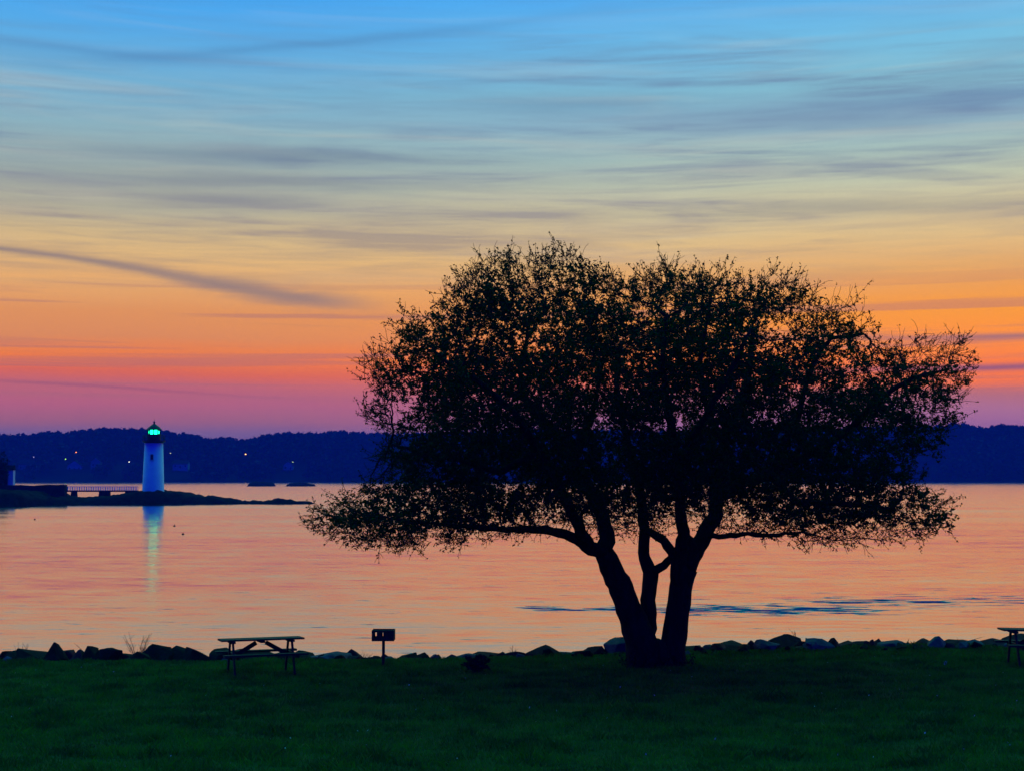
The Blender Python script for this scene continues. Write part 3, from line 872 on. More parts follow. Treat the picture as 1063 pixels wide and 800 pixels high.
def make_rock(w, h, dep, shape, seed):
    r = random.Random(seed)
    bm_ = bmesh.new()
    n = r.randrange(14, 24)
    for i in range(n):
        v = Vector((r.gauss(0, 1), r.gauss(0, 1), r.gauss(0, 1))).normalized()
        if 'flat' in shape or 'squar' in shape:
            m_ = max(abs(v.x), abs(v.z)) ** 0.75
            v = v / max(m_, 0.4)
        v = v * r.uniform(0.82, 1.0)
        bm_.verts.new((v.x, v.y, v.z))
    if 'pointed' in shape:
        for v in bm_.verts:
            if v.co.z > 0.2:
                v.co.z *= 0.62
        bm_.verts.new((r.uniform(-0.35, 0.35), 0.0, 1.05))
        bm_.verts.new((r.uniform(-0.2, 0.2), 0.15, 0.9))
    bmesh.ops.convex_hull(bm_, input=bm_.verts[:])
    for v in [v for v in bm_.verts if not v.link_faces]:
        bm_.verts.remove(v)
    bmesh.ops.bevel(bm_, geom=bm_.edges[:], offset=0.045, segments=2, affect='EDGES', profile=0.6)
    bmesh.ops.triangulate(bm_, faces=bm_.faces[:])
    bmesh.ops.subdivide_edges(bm_, edges=[e for e in bm_.edges if e.calc_length() > 0.3], cuts=1, use_grid_fill=True)
    bmesh.ops.triangulate(bm_, faces=bm_.faces[:])
    for v in bm_.verts:
        k = 1 + 0.07 * mnoise.fractal(v.co * 2.1 + Vector((seed, 0, 0)), 1.0, 2.0, 4)
        v.co *= k
    xs_ = [v.co.x for v in bm_.verts]; zs_ = [v.co.z for v in bm_.verts]; ys_ = [v.co.y for v in bm_.verts]
    for v in bm_.verts:
        v.co.x = ((v.co.x - min(xs_)) / (max(xs_) - min(xs_)) - 0.5) * w
        v.co.y = ((v.co.y - min(ys_)) / (max(ys_) - min(ys_)) - 0.5) * dep
        v.co.z = ((v.co.z - max(zs_)) / (max(zs_) - min(zs_))) * h + h
    bmesh.ops.recalc_face_normals(bm_, faces=bm_.faces[:])
    me = bpy.data.meshes.new('boulder')
    bm_.to_mesh(me); bm_.free()
    return me
ORD = ['first', 'second', 'third', 'fourth', 'fifth', 'sixth', 'seventh', 'eighth', 'ninth', 'tenth', 'eleventh', 'twelfth', 'thirteenth', 'fourteenth', 'fifteenth', 'sixteenth', 'seventeenth', 'eighteenth', 'nineteenth', 'twentieth', 'twenty-first', 'twenty-second', 'twenty-third', 'twenty-fourth', 'twenty-fifth', 'twenty-sixth', 'twenty-seventh', 'twenty-eighth']
COLW = {'dark': 'dark', 'brown': 'reddish brown', 'grey': 'bluish grey'}
cx = [(r_[0] + r_[1]) / 2 for r_ in rocks]
def rock_label(i):
    c = cx[i]; sh = rocks[i][4]; w = COLW[rocks[i][3]]
    sh = sh.replace('pale ', '').replace('pale', 'low')
    def rank(lo, hi, rev=False):
        ids = [k for k in range(len(rocks)) if lo <= cx[k] < hi]
        if rev: ids = ids[::-1]
        return ORD[ids.index(i)]
    base = f'{sh} {w} shore boulder'
    if c < -2: return None
    if c < 222: return f'{base}, {rank(-2, 222, True)} leftward from the picnic table near the grill'
    if c < 325: return f'{base} behind the picnic table, {rank(222, 325)} from its left end'
    if c < 399: return f'{base} between picnic table and grill, {rank(325, 399)} from table'
    if c < 650: return f'{base} between grill and tree trunk, {rank(399, 650)} right of the grill'
    if c < 702: return f'{base} right behind the tree trunk, {rank(650, 702)} from the left'
    if c < 1066: return f'{base}, {rank(702, 1066)} rightward from the tree trunk'
    return None
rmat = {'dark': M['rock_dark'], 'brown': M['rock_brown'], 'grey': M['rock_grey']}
rk = random.Random(5)
for i, (a_, b_, yt, mt, sh) in enumerate(rocks):
    d = RD + rk.uniform(-0.35, 0.35) + (0.25 if mt == 'brown' else 0)
    lab = rock_label(i)
    if lab is None and not (1066 <= cx[i] < 1072): 
        continue
    if lab is None: lab = f'large reddish brown shore boulder at the right edge, farthest to the right'
    pL, pR = at(a_, yt, d), at(b_, yt, d)
    w = (pR.x - pL.x) * (1.65 if 'pointed' in sh else 1.58)
    zg = ground_z((pL.x + pR.x) / 2, d)
    h = max(pL.z - zg + 0.18, 0.36)
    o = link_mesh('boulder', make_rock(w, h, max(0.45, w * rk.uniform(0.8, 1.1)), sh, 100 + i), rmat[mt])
    o.location = ((pL.x + pR.x) / 2, d, pL.z - h)
    o.rotation_euler = (0, 0, rk.choice((0, math.pi)) if sh.find('pointed') < 0 else 0)
    tag(o, lab, 'boulder', 'boulders along the shore')

for i in range(64):
    px = -10 + 1085 * (i + rk.uniform(0.1, 0.9)) / 64
    if 640 < px < 705: continue
    d = RD - rk.uniform(0.25, 0.6)
    q = at(px, 675, d)
    w = rk.uniform(0.18, 0.42); h = w * rk.uniform(0.6, 0.85)
    o = link_mesh('stone', make_rock(w, h, w * rk.uniform(0.7, 1.0), 'low', 300 + i), rmat[rk.choice(('dark', 'dark', 'brown', 'grey'))])
    o.location = (q.x, d, ground_z(q.x, d) - h * rk.uniform(0.25, 0.5))
    o.rotation_euler = (rk.uniform(-0.3, 0.3), rk.uniform(-0.3, 0.3), rk.uniform(0, 6.28))
    tag(o, 'small stone wedged in the grass at the foot of the shore boulders', 'stone', 'small stones along the foot of the shore boulders')

# ------------------------------------------------------------------ picnic tables
def picnic_table(loc, rz, label):
    root = empty('picnic_table', loc, label, 'picnic table', 'picnic tables by the shore', rz)
    Lt = 1.74
    a = MB()
    for k in range(5):
        a.box((0, -0.30 + 0.15 * k, 0.738), (Lt, 0.14, 0.034))
    for x in (-0.62, 0.0, 0.62):
        a.box((x, 0, 0.692), (0.09, 0.70, 0.042))
    a.build('tabletop', M['timber'], root)
    for s in (-1, 1):
        a = MB()
        for k in (0, 1):
            a.box((0, s * (0.66 + 0.14 * k), 0.445), (Lt, 0.13, 0.042))
        a.build('bench_seat', M['timber'], root)
    for x in (-0.62, 0.62):
        fr = MB()
        fr.box((x + 0.045, 0, 0.405), (0.042, 1.60, 0.09))
        fr.build('crossbeam', M['timber'], root)
        for s in (-1, 1):
            lg = MB()
            lg.bar((x, s * 0.24, 0.69), (x, s * 0.62, 0.0), 0.075, 0.040, (1, 0, 0))
            lg.build('leg', M['timber'], root)
    for x in (-1, 1):
        br = MB()
        br.bar((x * 0.10, 0, 0.665), (x * 0.585, 0, 0.385), 0.09, 0.042, (0, 1, 0))
        br.build('brace', M['timber'], root)
    return root
def on_lawn(px, d):
    x = (px - 531.5) / F * d
    return (x, d, ground_z(x, d))
t1 = picnic_table(on_lawn(273.5, 31.0), R(18), 'weathered wooden picnic table on the lawn left of the grill')
t2 = copy_tree(t1)
t1.rotation_euler.x = R(-3.2)
t2.location = on_lawn(1079, 30.6); t2.rotation_euler = (R(-2.6), 0, R(-8))
t2['label'] = 'wooden picnic table cut off by the right edge of the picture'

# ------------------------------------------------------------------ grill
gx, gy, gz = on_lawn(399.3, 33.0)
root = empty('barbecue_grill', (gx, gy, gz), 'park barbecue grill with a box top on a single post', 'grill')
zt = at(399, 653, 33.0).z - gz; zb = at(399, 664, 33.0).z - gz
W2 = 0.25; D2 = 0.20
a = MB(); a.tube([(0, 0, -0.1), (0, 0, zb)], 0.035, 10); a.build('post', M['iron'], root)
a = MB()
th = 0.012
a.box((0, 0, zb + 0.006), (2 * W2, 2 * D2, th))
a.box((-W2 + 0.006, 0, (zt + zb) / 2 + 0.006), (th, 2 * D2, zt - zb - 0.012)); a.box((W2 - 0.006, 0, (zt + zb) / 2 + 0.006), (th, 2 * D2, zt - zb - 0.012))
# back and front plates with the two see-through slots on the left
for yy in (-D2 + 0.008, D2 - 0.008):
    zs = [zb + 0.012, zb + 0.075, zt - 0.040, zt]
    a.box((0, yy, (zs[0] + zs[1]) / 2), (2 * W2 - 0.024, th, zs[1] - zs[0]))
    a.box((0, yy, (zs[2] + zs[3]) / 2), (2 * W2 - 0.024, th, zs[3] - zs[2]))
    for x0, x1 in ((-W2 + 0.012, -0.205), (-0.135, -0.035), (0.010, W2 - 0.012)):
        a.box(((x0 + x1) / 2, yy, (zs[1] + zs[2]) / 2), (x1 - x0, th, zs[2] - zs[1]))
a.build('firebox', M['iron'], root)
a = MB()
for k in range(9):
    a.tube([(-W2 + 0.02, -D2 + 0.03 + k * 0.042, zt - 0.02), (W2 - 0.02, -D2 + 0.03 + k * 0.042, zt - 0.02)], 0.006, 6)
gr = a.build('grate', M['iron'], root)
a = MB(); a.tube([(-0.1, -D2 + 0.02, zt - 0.03), (-0.1, -D2 - 0.08, zt - 0.03), (0.1, -D2 - 0.08, zt - 0.03), (0.1, -D2 + 0.02, zt - 0.03)], 0.008, 6); a.build('handle', M['iron'], gr)

# ------------------------------------------------------------------ dry weeds on the rocks, tuft and scrap on the lawn
def weed(px, py_top, wpx, n, label, seed, d=35.4):
    r = random.Random(seed)
    b = at(px, 677, d); t_ = at(px, py_top, d)
    zg = ground_z(b.x, d)
    H = t_.z - zg
    a = MB()
    for k in range(n):
        ang = r.uniform(-1, 1) * wpx / F * d * 0.5
        p0_ = Vector((r.uniform(-0.06, 0.06), r.uniform(-0.08, 0.08), 0))
        tip = Vector((ang * 1.2, r.uniform(-0.15, 0.15), H * r.uniform(0.65, 1.05)))
        mid = (p0_ + tip) / 2 + Vector((-ang * 0.25, 0, 0.05))
        a.tube([p0_, mid, tip], [0.006, 0.0045, 0.003], 4)
        for q in range(3):
            s0 = mid.lerp(tip, r.uniform(0.0, 0.7))
            a.tube([s0, s0 + Vector((r.uniform(-0.10, 0.10), r.uniform(-0.05, 0.05), r.uniform(0.06, 0.14)))], [0.0035, 0.0025], 4)
    o = a.build('dry_weed', M['twig'], None, False, (b.x, d, zg))
    tag(o, label, 'weed', 'dry weeds among the shore boulders')
weed(22, 661, 15, 9, 'sparse dry weed sticking up among the boulders at the far left', 1)
weed(143, 657, 24, 20, 'bushy dry weed sticking up among the boulders left of the picnic table', 2)
weed(379, 671, 9, 5, 'thin dry weed beside the boulders just left of the grill', 3)
weed(532, 670, 8, 4, 'thin dry stalks beside the boulders midway between grill and tree', 4)
weed(826, 655, 7, 3, 'thin dry stalk beside the large rounded brown boulder', 6)

x_, y_, z_ = on_lawn(495, 31.2)
root = empty('shrub', (x_, y_, z_), 'low dark round shrub on the lawn between grill and tree', 'shrub')
a = MB()
for k in range(7):
    an = k * 0.9
    a.tube([(0, 0, -0.03), (0.13 * math.cos(an), 0.13 * math.sin(an), 0.2)], [0.012, 0.005], 5)
a.build('stem', M['bark'], root)
leafy('foliage', root, (0, 0, 0.17), (0.30, 0.27, 0.20), 1500, 0.032, M['wood_far'], np.random.default_rng(77))

x_, y_, z_ = on_lawn(977, 31.0)
a = MB(); a.add([(-0.03, 0, 0), (0.03, 0.01, 0.0), (0.045, 0.03, 0.07), (-0.02, 0.02, 0.09), (-0.02, 0.05, 0.0), (0.035, 0.06, 0.01)], [(0, 1, 2, 3), (4, 5, 2, 3), (0, 3, 4), (1, 5, 2), (0, 4, 5, 1)])
tag(a.build('litter_scrap', M['paper'], None, False, (x_, y_, z_ + 0.015)), 'tiny white scrap of litter lying on the lawn at the right', 'litter')

# ------------------------------------------------------------------ grass
def grass_patch(n, x_rng, y_rng, hlo, hhi, w, mats, seed, keep=None):
    r = np.random.default_rng(seed)
    X = r.uniform(*x_rng, n); Y = r.uniform(*y_rng, n)
    if keep is not None:
        k = keep(X, Y, r); X, Y = X[k], Y[k]
    n = len(X)
    Z = np.array([ground_z(float(x), float(y)) for x, y in zip(X, Y)])
    cl_ = np.array([0.5 + 0.5 * mnoise.noise(Vector((float(x) * 1.3, float(y) * 1.3, 0.0))) for x, y in zip(X, Y)])
    cl2 = np.array([0.5 + 0.5 * mnoise.noise(Vector((float(x) * 0.35, float(y) * 0.35, 4.0))) for x, y in zip(X, Y)])
    H = r.uniform(hlo, hhi, n) * (0.25 + 1.6 * cl_ ** 1.5) * (0.6 + 0.8 * cl2)
    A = r.uniform(0, 2 * np.pi, n)
    lean = r.normal(0, 0.45, (n, 2)) * H[:, None]
    ca, sa = np.cos(A) * w, np.sin(A) * w
    V = np.zeros((n, 4, 3))
    V[:, 0] = np.stack([X - ca, Y - sa, Z - 0.01], 1)
    V[:, 1] = np.stack([X + ca, Y + sa, Z - 0.01], 1)
    V[:, 2] = np.stack([X + ca * 0.6 + lean[:, 0] * 0.45, Y + sa * 0.6 + lean[:, 1] * 0.45, Z + H * 0.6], 1)
    V[:, 3] = np.stack([X + lean[:, 0], Y + lean[:, 1], Z + H], 1)
    return V.reshape(-1, 3), np.arange(n * 4).reshape(-1, 4)
def in_view(X, Y, r):
    return np.abs(X) < Y * 0.40 + 6.0
V1, Q1 = grass_patch(470000, (-20, 20), (15.2, 35.6), 0.04, 0.105, 0.0085, None, 1, in_view)
g1_ = np_mesh('grass', V1, Q1, M['grass'])
tag(g1_, 'short dark green grass of the lawn', 'grass', kind='stuff')
def edge(X, Y, r):
    e = np.clip((Y - 32.0) / 2.2, 0, 1) * (0.35 + 0.65 * sstep(X, -4, 4))
    return (np.abs(X) < Y * 0.40 + 6.0) & (r.random(len(X)) < e)
V2, Q2 = grass_patch(110000, (-20, 20), (32.0, 35.4), 0.04, 0.10, 0.006, None, 2, edge)
g2_ = np_mesh('dry_grass', V2, Q2, M['dry_grass'])
tag(g2_, 'longer yellowish grass along the foot of the shore boulders', 'grass', kind='stuff')

def tufty(X, Y, r):
    v = np.array([mnoise.noise(Vector((float(x) * 2.2, float(y) * 2.2, 9.0))) for x, y in zip(X, Y)])
    return (np.abs(X) < Y * 0.40 + 6.0) & (v > 0.22)
V3, Q3 = grass_patch(165000, (-20, 20), (15.2, 34.0), 0.09, 0.17, 0.008, None, 3, tufty)
tag(np_mesh('grass_tufts', V3, Q3, M['grass']), 'taller tufts of green grass standing out of the lawn', 'grass', kind='stuff')
r = np.random.default_rng(31)
FP = []
for k in range(90):
    yy_ = r.uniform(18.0, 33.0); xx_ = r.uniform(-0.36, 0.36) * yy_
    FP.append((xx_, yy_, ground_z(xx_, yy_) + r.uniform(0.04, 0.08)))
tag(leaves_mesh('petals', None, np.array(FP), 0.018, M['paper'], r), 'tiny pale flecks of fallen blossom scattered over the lawn', 'petals', kind='stuff')

# ------------------------------------------------------------------ the big spreading tree
TD = 32.3
outline = [(308, 532), (314, 546), (335, 556), (352, 561), (375, 567), (397, 573), (420, 570), (445, 566), (470, 568), (500, 562), (540, 556), (575, 548), (600, 545), (640, 552), (690, 552), (720, 545), (760, 552), (790, 556), (820, 563), (833, 566), (850, 561), (880, 566), (905, 560), (935, 562), (968, 556),
    (985, 545), (985, 528), (972, 512), (958, 502), (962, 488), (975, 470), (985, 452), (990, 436), (1004, 420), (1000, 400), (1006, 372), (995, 350), (984, 336), (960, 345), (940, 360), (915, 350), (898, 325), (886, 305), (862, 318), (840, 298), (818, 284), (795, 276), (770, 278), (740, 268),
    (715, 275), (690, 262), (665, 282), (640, 275), (612, 262), (575, 250), (545, 262), (515, 256), (485, 270), (462, 300), (440, 318), (415, 316), (402, 345), (378, 362), (372, 390), (388, 408), (372, 432), (392, 448), (385, 478), (370, 498), (345, 512), (322, 516)]
OP = np.array(outline, float)
OP = (OP - np.array([668.0, 436.0])) * np.where(OP[:, 1:2] < 436, np.array([[0.972, 0.945]]), np.array([[0.952, 1.0]])) + np.array([664.0, 438.0])
def inside(P):
    x, y = P[:, 0], P[:, 1]
    c = np.zeros(len(P), bool)
    j = len(OP) - 1
    for i in range(len(OP)):
        xi, yi = OP[i]; xj, yj = OP[j]
        t = ((yi > y) != (yj > y)) & (x < (xj - xi) * (y - yi) / (yj - yi + 1e-12) + xi)
        c ^= t
        j = i
    return c
def edist(P):
    best = np.full(len(P), 1e9)
    for i in range(len(OP)):
        a_, b_ = OP[i], OP[(i + 1) % len(OP)]
        ab = b_ - a_
        t = np.clip(((P - a_) @ ab) / (ab @ ab), 0, 1)
        best = np.minimum(best, np.linalg.norm(P - (a_ + t[:, None] * ab), axis=1))
    return best
def to3(P, dy):
    """crown points: all measured on the tree's own plane, then given real depth"""
    u_ = (P[:, 0] - 531.5) / F; v_ = (400.0 - P[:, 1]) / F
    c_, s_ = math.cos(PITCH), math.sin(PITCH)
    yy = c_ - v_ * s_; zz = s_ + v_ * c_
    k = TD / yy
    return np.stack([u_ * k, np.full(len(P), TD) + dy, CAMZ + zz * k], 1)

tr = np.random.default_rng(21)
# hand-laid trunk and limbs: (px, py, depth offset, radius in px)
limbs = {
 'L':  (None, [(672, 694, 0, 22), (666, 668, 0, 17), (655, 637, -0.05, 13.5), (644, 610, -0.15, 12.5), (632, 586, -0.3, 11.5), (626, 573, -0.4, 10)]),
 'L1': ('L', [(612, 568, -0.5, 6.4), (598, 558, -0.7, 5.6), (585, 552, -0.9, 4.9), (565, 547, -1.2, 4.2), (540, 546, -1.6, 3.4), (505, 545, -2.0, 2.7), (462, 540, -2.3, 2.1), (425, 536, -2.4, 1.5)]),
 'L2': ('L', [(630, 560, -0.2, 8.2), (627, 540, 0.1, 7.4), (618, 516, 0.4, 6.8), (604, 488, 0.8, 6.2), (588, 462, 1.2, 5.6), (572, 440, 1.5, 5.0), (556, 425, 1.8, 4.5), (541, 400, 2.0, 3.8), (541, 372, 2.1, 3.0), (548, 340, 2.2, 2.2)]),
 'L3': ('L', [(611, 566, -0.6, 6.6), (599, 545, -1.0, 5.8), (588, 524, -1.5, 5.2), (577, 503, -2.0, 4.6), (558, 470, -2.6, 4.0), (535, 435, -3.0, 3.4), (500, 405, -3.1, 2.7), (468, 385, -3.0, 2.0)]),
 'L4': ('L2@3', [(600, 480, 1.6, 4.2), (610, 450, 2.4, 3.8), (625, 415, 3.0, 3.2), (632, 375, 3.3, 2.6), (640, 335, 3.3, 1.8)]),
 'L5': ('L3@4', [(520, 490, -2.4, 3.4), (480, 478, -2.2, 2.8), (440, 470, -1.6, 2.2), (410, 462, -1.2, 1.5)]),
 'Mi': ('L@1', [(674, 652, 0.25, 9.5), (674.5, 630, 0.3, 8.0), (676, 608, 0.35, 8.0), (677, 596, 0.35, 8.2)]),
 'M1': ('Mi', [(671, 580, 0.4, 6.4), (671, 560, 0.6, 6.0), (672, 535, 1.0, 5.6), (670, 505, 1.6, 5.2), (663, 470, 2.2, 4.5), (655, 430, 2.7, 3.8), (650, 390, 3.0, 3.0), (655, 345, 3.1, 2.0)]),
 'M2': ('Mi', [(686, 590, 0.3, 4.2), (694, 583, 0.2, 4.2), (701, 577, 0.1, 4.5)]),
 'R':  (None, [(694, 694, 0.1, 17), (699, 668, 0.1, 13.5), (703, 640, 0.1, 12.2), (707, 612, 0.1, 12.0), (712, 590, 0.1, 12.5)]),
 'R1': ('R@3', [(704, 590, -0.05, 8.5), (705, 574, -0.2, 7.4), (707, 555, -0.5, 6.4), (701, 530, -1.0, 5.6), (697, 500, -1.6, 5.0), (690, 470, -2.2, 4.3), (680, 430, -2.8, 3.6), (672, 390, -3.2, 2.8), (676, 345, -3.2, 2.0)]),
 'R1b': ('R1@0', [(697, 572, -0.1, 5.4), (690, 561, 0.1, 5.0), (682, 556, 0.3, 4.4), (672, 552, 0.5, 3.8)]),
 'R2': ('R', [(722, 574, 0.3, 9.5), (734, 557, 0.5, 8.6), (746, 540, 0.8, 8.0), (752, 518, 1.1, 7.4), (757, 492, 1.5, 6.6), (765, 460, 2.0, 5.8), (778, 430, 2.3, 5.0), (792, 400, 2.6, 4.2), (800, 365, 2.8, 3.3), (803, 330, 2.8, 2.2)]),
 'R3': ('R2@0', [(719, 566, 0.1, 4.6), (712, 556, 0.0, 4.2)]),
 'R4': ('R2@1', [(747, 557, 0.2, 2.9), (768, 554, -0.2, 2.5), (795, 554, -0.6, 2.0), (822, 550, -1.0, 1.2)]),
 'R5': ('R2@3', [(770, 505, 0.5, 5.6), (800, 490, 0.0, 5.0), (835, 472, -0.6, 4.3), (868, 448, -1.2, 3.7), (895, 415, -1.6, 3.1), (925, 398, -1.7, 2.5), (958, 390, -1.7, 1.2)]),
 'R6': ('R2@5', [(748, 438, 1.2, 3.6), (735, 412, 0.7, 3.2), (727, 380, 0.2, 2.7), (732, 345, 0.0, 2.1), (738, 310, 0.0, 1.3)]),
 'R7': ('R5@2', [(828, 440, 0.2, 3.4), (838, 405, 0.4, 3.0), (850, 372, 0.4, 2.5), (866, 350, 0.3, 2.0), (900, 346, 0.2, 1.4)]),
 'R8': ('R2@4', [(790, 500, 2.4, 4.0), (825, 497, 3.0, 3.5), (865, 492, 3.3, 2.9), (905, 500, 3.2, 1.4)]),
 'R9': ('R1@4', [(705, 455, -2.6, 3.4), (718, 428, -3.2, 3.0), (732, 400, -3.5, 2.4), (748, 365, -3.6, 1.8)]),
 'R10': ('R5@1', [(812, 520, -1.8, 3.0), (850, 520, -2.6, 2.5), (890, 524, -3.0, 1.2)]),
}
pos, par, fixr = [], [], []
ends = {}
PXM = TD / F
STEP = 0.16
for key, (src, pl) in limbs.items():
    P3 = to3(np.array([(a_[0], a_[1]) for a_ in pl], float), np.array([a_[2] for a_ in pl]))
    rad = np.array([a_[3] for a_ in pl]) * PXM
    ids = []
    prev = -1
    if src is not None:
        nm, _, ix = src.partition('@')
        prev = ends[nm][int(ix)] if ix else ends[nm][-1]
    last = np.array(pos[prev]) if prev >= 0 else None
    lastr = fixr[prev] if prev >= 0 else None
    for q, rr_ in zip(P3, rad):
        if last is not None:
            L_ = np.linalg.norm(q - last)
            n_ = max(1, int(round(L_ / STEP)))
            for s_ in range(1, n_ + 1):
                t = s_ / n_
                w_ = last * (1 - t) + q * t
                if s_ < n_: w_ = w_ + tr.normal(0, 0.014, 3)
                r0_ = min(lastr, rad[0] * 1.15) if (src is not None and len(ids) == 0) else lastr
                pos.append(w_); par.append(prev); fixr.append(r0_ * (1 - t) + rr_ * t); prev = len(pos) - 1
        else:
            pos.append(q); par.append(-1); fixr.append(rr_); prev = len(pos) - 1
        ids.append(prev); last = q; lastr = rr_
    ends[key] = ids
nseed = len(pos)

# space colonisation fills the crown
NATT = 17000
P = np.zeros((0, 2))
while len(P) < NATT * 3:
    c_ = np.stack([tr.uniform(300, 1012, 20000), tr.uniform(244, 578, 20000)], 1)
    c_ = c_[inside(c_)]
    P = np.concatenate([P, c_])
dn = np.clip(edist(P) / np.where(P[:, 1] > 500, 50.0, 120.0), 0, 1)
half = 4.6 * np.sqrt(np.clip(1 - (1 - dn) ** 2, 0.0, 1)) + 0.25
dyv = tr.uniform(-1, 1, len(P)) * half
keepp = tr.random(len(P)) < (0.16 + 0.84 * np.clip(half / 4.8, 0, 1))
gap = np.array([mnoise.noise(Vector((q[0] * 0.020, dyv[k] * 0.16, q[1] * 0.024))) for k, q in enumerate(P)])
keepp &= (gap > -0.27) | (tr.random(len(P)) < 0.12)
A3 = to3(P, dyv)[keepp][:NATT]
Nmax = 60000
pos_a = np.zeros((Nmax, 3)); pos_a[:nseed] = np.array(pos)
par_a = np.full(Nmax, -1, int); par_a[:nseed] = par
nn = nseed
alive = np.ones(len(A3), bool)
near = np.full(len(A3), -1); nd2 = np.full(len(A3), 1e9)
def relax(lo, hi):
    for s_ in range(lo, hi, 400):
        e_ = min(hi, s_ + 400)
        D = ((A3[:, None, :] - pos_a[None, s_:e_, :]) ** 2).sum(2)
        m_ = D.argmin(1); dv = D[np.arange(len(A3)), m_]
        up_ = dv < nd2
        nd2[up_] = dv[up_]; near[up_] = m_[up_] + s_
# the bare lower trunks do not sprout
barred = np.zeros(Nmax, bool)
barred[:nseed] = np.array([q[2] < at(650, 566, TD).z for q in pos])
pos_save = pos_a[:nseed].copy()
pos_a[:nseed][barred[:nseed]] += 1000.0
relax(0, nseed)
GS = 0.105
for it in range(140):
    use = alive & (nd2 < 2.6 ** 2)
    if not use.any(): break
    ids = near[use]
    dirs = A3[use] - pos_a[ids]
    dirs /= np.linalg.norm(dirs, axis=1)[:, None] + 1e-9
    acc = np.zeros((nn, 3)); np.add.at(acc, ids, dirs)
    cnt = np.bincount(ids, minlength=nn)
    src = np.nonzero(cnt)[0]
    v = acc[src] / cnt[src][:, None]
    ln = np.linalg.norm(v, axis=1)
    v = v / (ln[:, None] + 1e-9)
    v += tr.normal(0, 0.32, v.shape)
    v /= np.linalg.norm(v, axis=1)[:, None]
    new = pos_a[src] + v * GS
    if nn + len(new) > Nmax: break
    pos_a[nn:nn + len(new)] = new
    par_a[nn:nn + len(new)] = src
    relax(nn, nn + len(new))
    nn += len(new)
    alive &= nd2 > 0.15 ** 2
pos_a[:nseed] = pos_save
pos_a = pos_a[:nn]; par_a = par_a[:nn]
# radii by the pipe model
EXPN = 2.35
kids = [[] for _ in range(nn)]
for i in range(nn):
    if par_a[i] >= 0: kids[par_a[i]].append(i)
acc = np.zeros(nn); rad_a = np.zeros(nn)
order = list(range(nn - 1, nseed - 1, -1))
for i in order:
    base = 0.0062 ** EXPN
    acc[i] = max(acc[i], base) if kids[i] else base
    rad_a[i] = acc[i] ** (1 / EXPN)
    acc[par_a[i]] += acc[i]
for i in range(nseed): rad_a[i] = fixr[i]
for i in range(nseed, nn):
    rad_a[i] = min(rad_a[i], rad_a[par_a[i]] * 0.92, 0.055)

# chains -> tubes
trunk_mb, branch_V, branch_Q, boff = MB(), [], [], 0
def tube_np(P, Rr, n):
    global boff
    d = np.gradient(P, axis=0) if len(P) > 1 else np.array([[0, 0, 1.0]])
    d /= np.linalg.norm(d, axis=1)[:, None] + 1e-9
    ref = np.array([0.35, 0.9, 0.2])
    s_ = np.cross(d, ref); s_ /= np.linalg.norm(s_, axis=1)[:, None] + 1e-9
    t_ = np.cross(s_, d)
    an = np.arange(n) * 2 * np.pi / n
    ring = s_[:, None, :] * np.cos(an)[None, :, None] + t_[:, None, :] * np.sin(an)[None, :, None]
    V = (P[:, None, :] + ring * Rr[:, None, None]).reshape(-1, 3)
    k = np.arange(n); Q = []
    for i in range(len(P) - 1):
        a_ = i * n + k; b_ = i * n + (k + 1) % n
        Q.append(np.stack([a_, a_ + n, b_ + n, b_], 1))
    branch_V.append(V); branch_Q.append(np.concatenate(Q) + boff); boff += len(V)
for i0 in range(nseed, nn):
    p_ = par_a[i0]
    main = max(kids[p_], key=lambda k: rad_a[k] if k >= nseed else 9) if kids[p_] else None
    if p_ >= nseed and main == i0:
        continue
    ch = [p_, i0]
    while kids[ch[-1]]:
        ch.append(max(kids[ch[-1]], key=lambda k: rad_a[k]))
    Rr = rad_a[ch].copy(); Rr[0] = rad_a[i0]
    Rr[-1] *= 0.5
    tube_np(pos_a[ch], Rr, 6 if Rr[0] > 0.03 else (5 if Rr[0] > 0.015 else 3))
for key, (src, pl) in limbs.items():
    ids = []
    j = ends[key][-1]
    stop = None
    first = ends[key][0]
    while j >= 0:
        ids.append(j)
        if j == first and src is None: break
        j2 = par[j]
        if src is not None:
            nm, _, ix = src.partition('@')
            tgt = ends[nm][int(ix)] if ix else ends[nm][-1]
            if j2 == tgt:
                ids.append(j2); break
        j = j2
    ids = ids[::-1]
    Rr = [fixr[k] for k in ids]
    if src is not None: Rr[0] = min(Rr[0], Rr[1] * 1.1)
    trunk_mb.tube([Vector(pos[k]) for k in ids], Rr, 14)
base3 = to3(np.array([[682.0, 694.0]]), np.array([0.0]))[0]
gz0 = ground_z(float(base3[0]), float(base3[1]))
tree = empty('tree', (float(base3[0]), float(base3[1]), gz0), 'broad spreading dark tree with several trunks standing alone on the lawn', 'tree')
OFF = np.array([base3[0], base3[1], gz0])
# root flare
for an, ln, rd in ((0.3, 0.75, 0.16), (2.9, 0.75, 0.17), (4.3, 0.7, 0.15), (5.2, 0.6, 0.14), (1.5, 0.7, 0.15), (3.6, 0.7, 0.15)):
    c0 = Vector((base3[0], base3[1], gz0))
    trunk_mb.tube([c0 + Vector((0.12 * math.cos(an), 0.1 * math.sin(an), 0.55)), c0 + Vector((0.30 * math.cos(an), 0.3 * math.sin(an), 0.20)), c0 + Vector((ln * math.cos(an), ln * math.sin(an), -0.08))], [rd * 0.8, rd, rd * 0.4], 10)
trunk_mb.v = [tuple(np.array(v) - OFF) for v in trunk_mb.v]
tk = trunk_mb.build('trunk', M['bark'], tree, True)
for v_ in tk.data.vertices:
    q = v_.co
    k = mnoise.fractal(Vector((q.x * 5, q.y * 5, q.z * 2.2)), 1.0, 2.0, 4)
    v_.co = q + v_.normal * k * 0.022

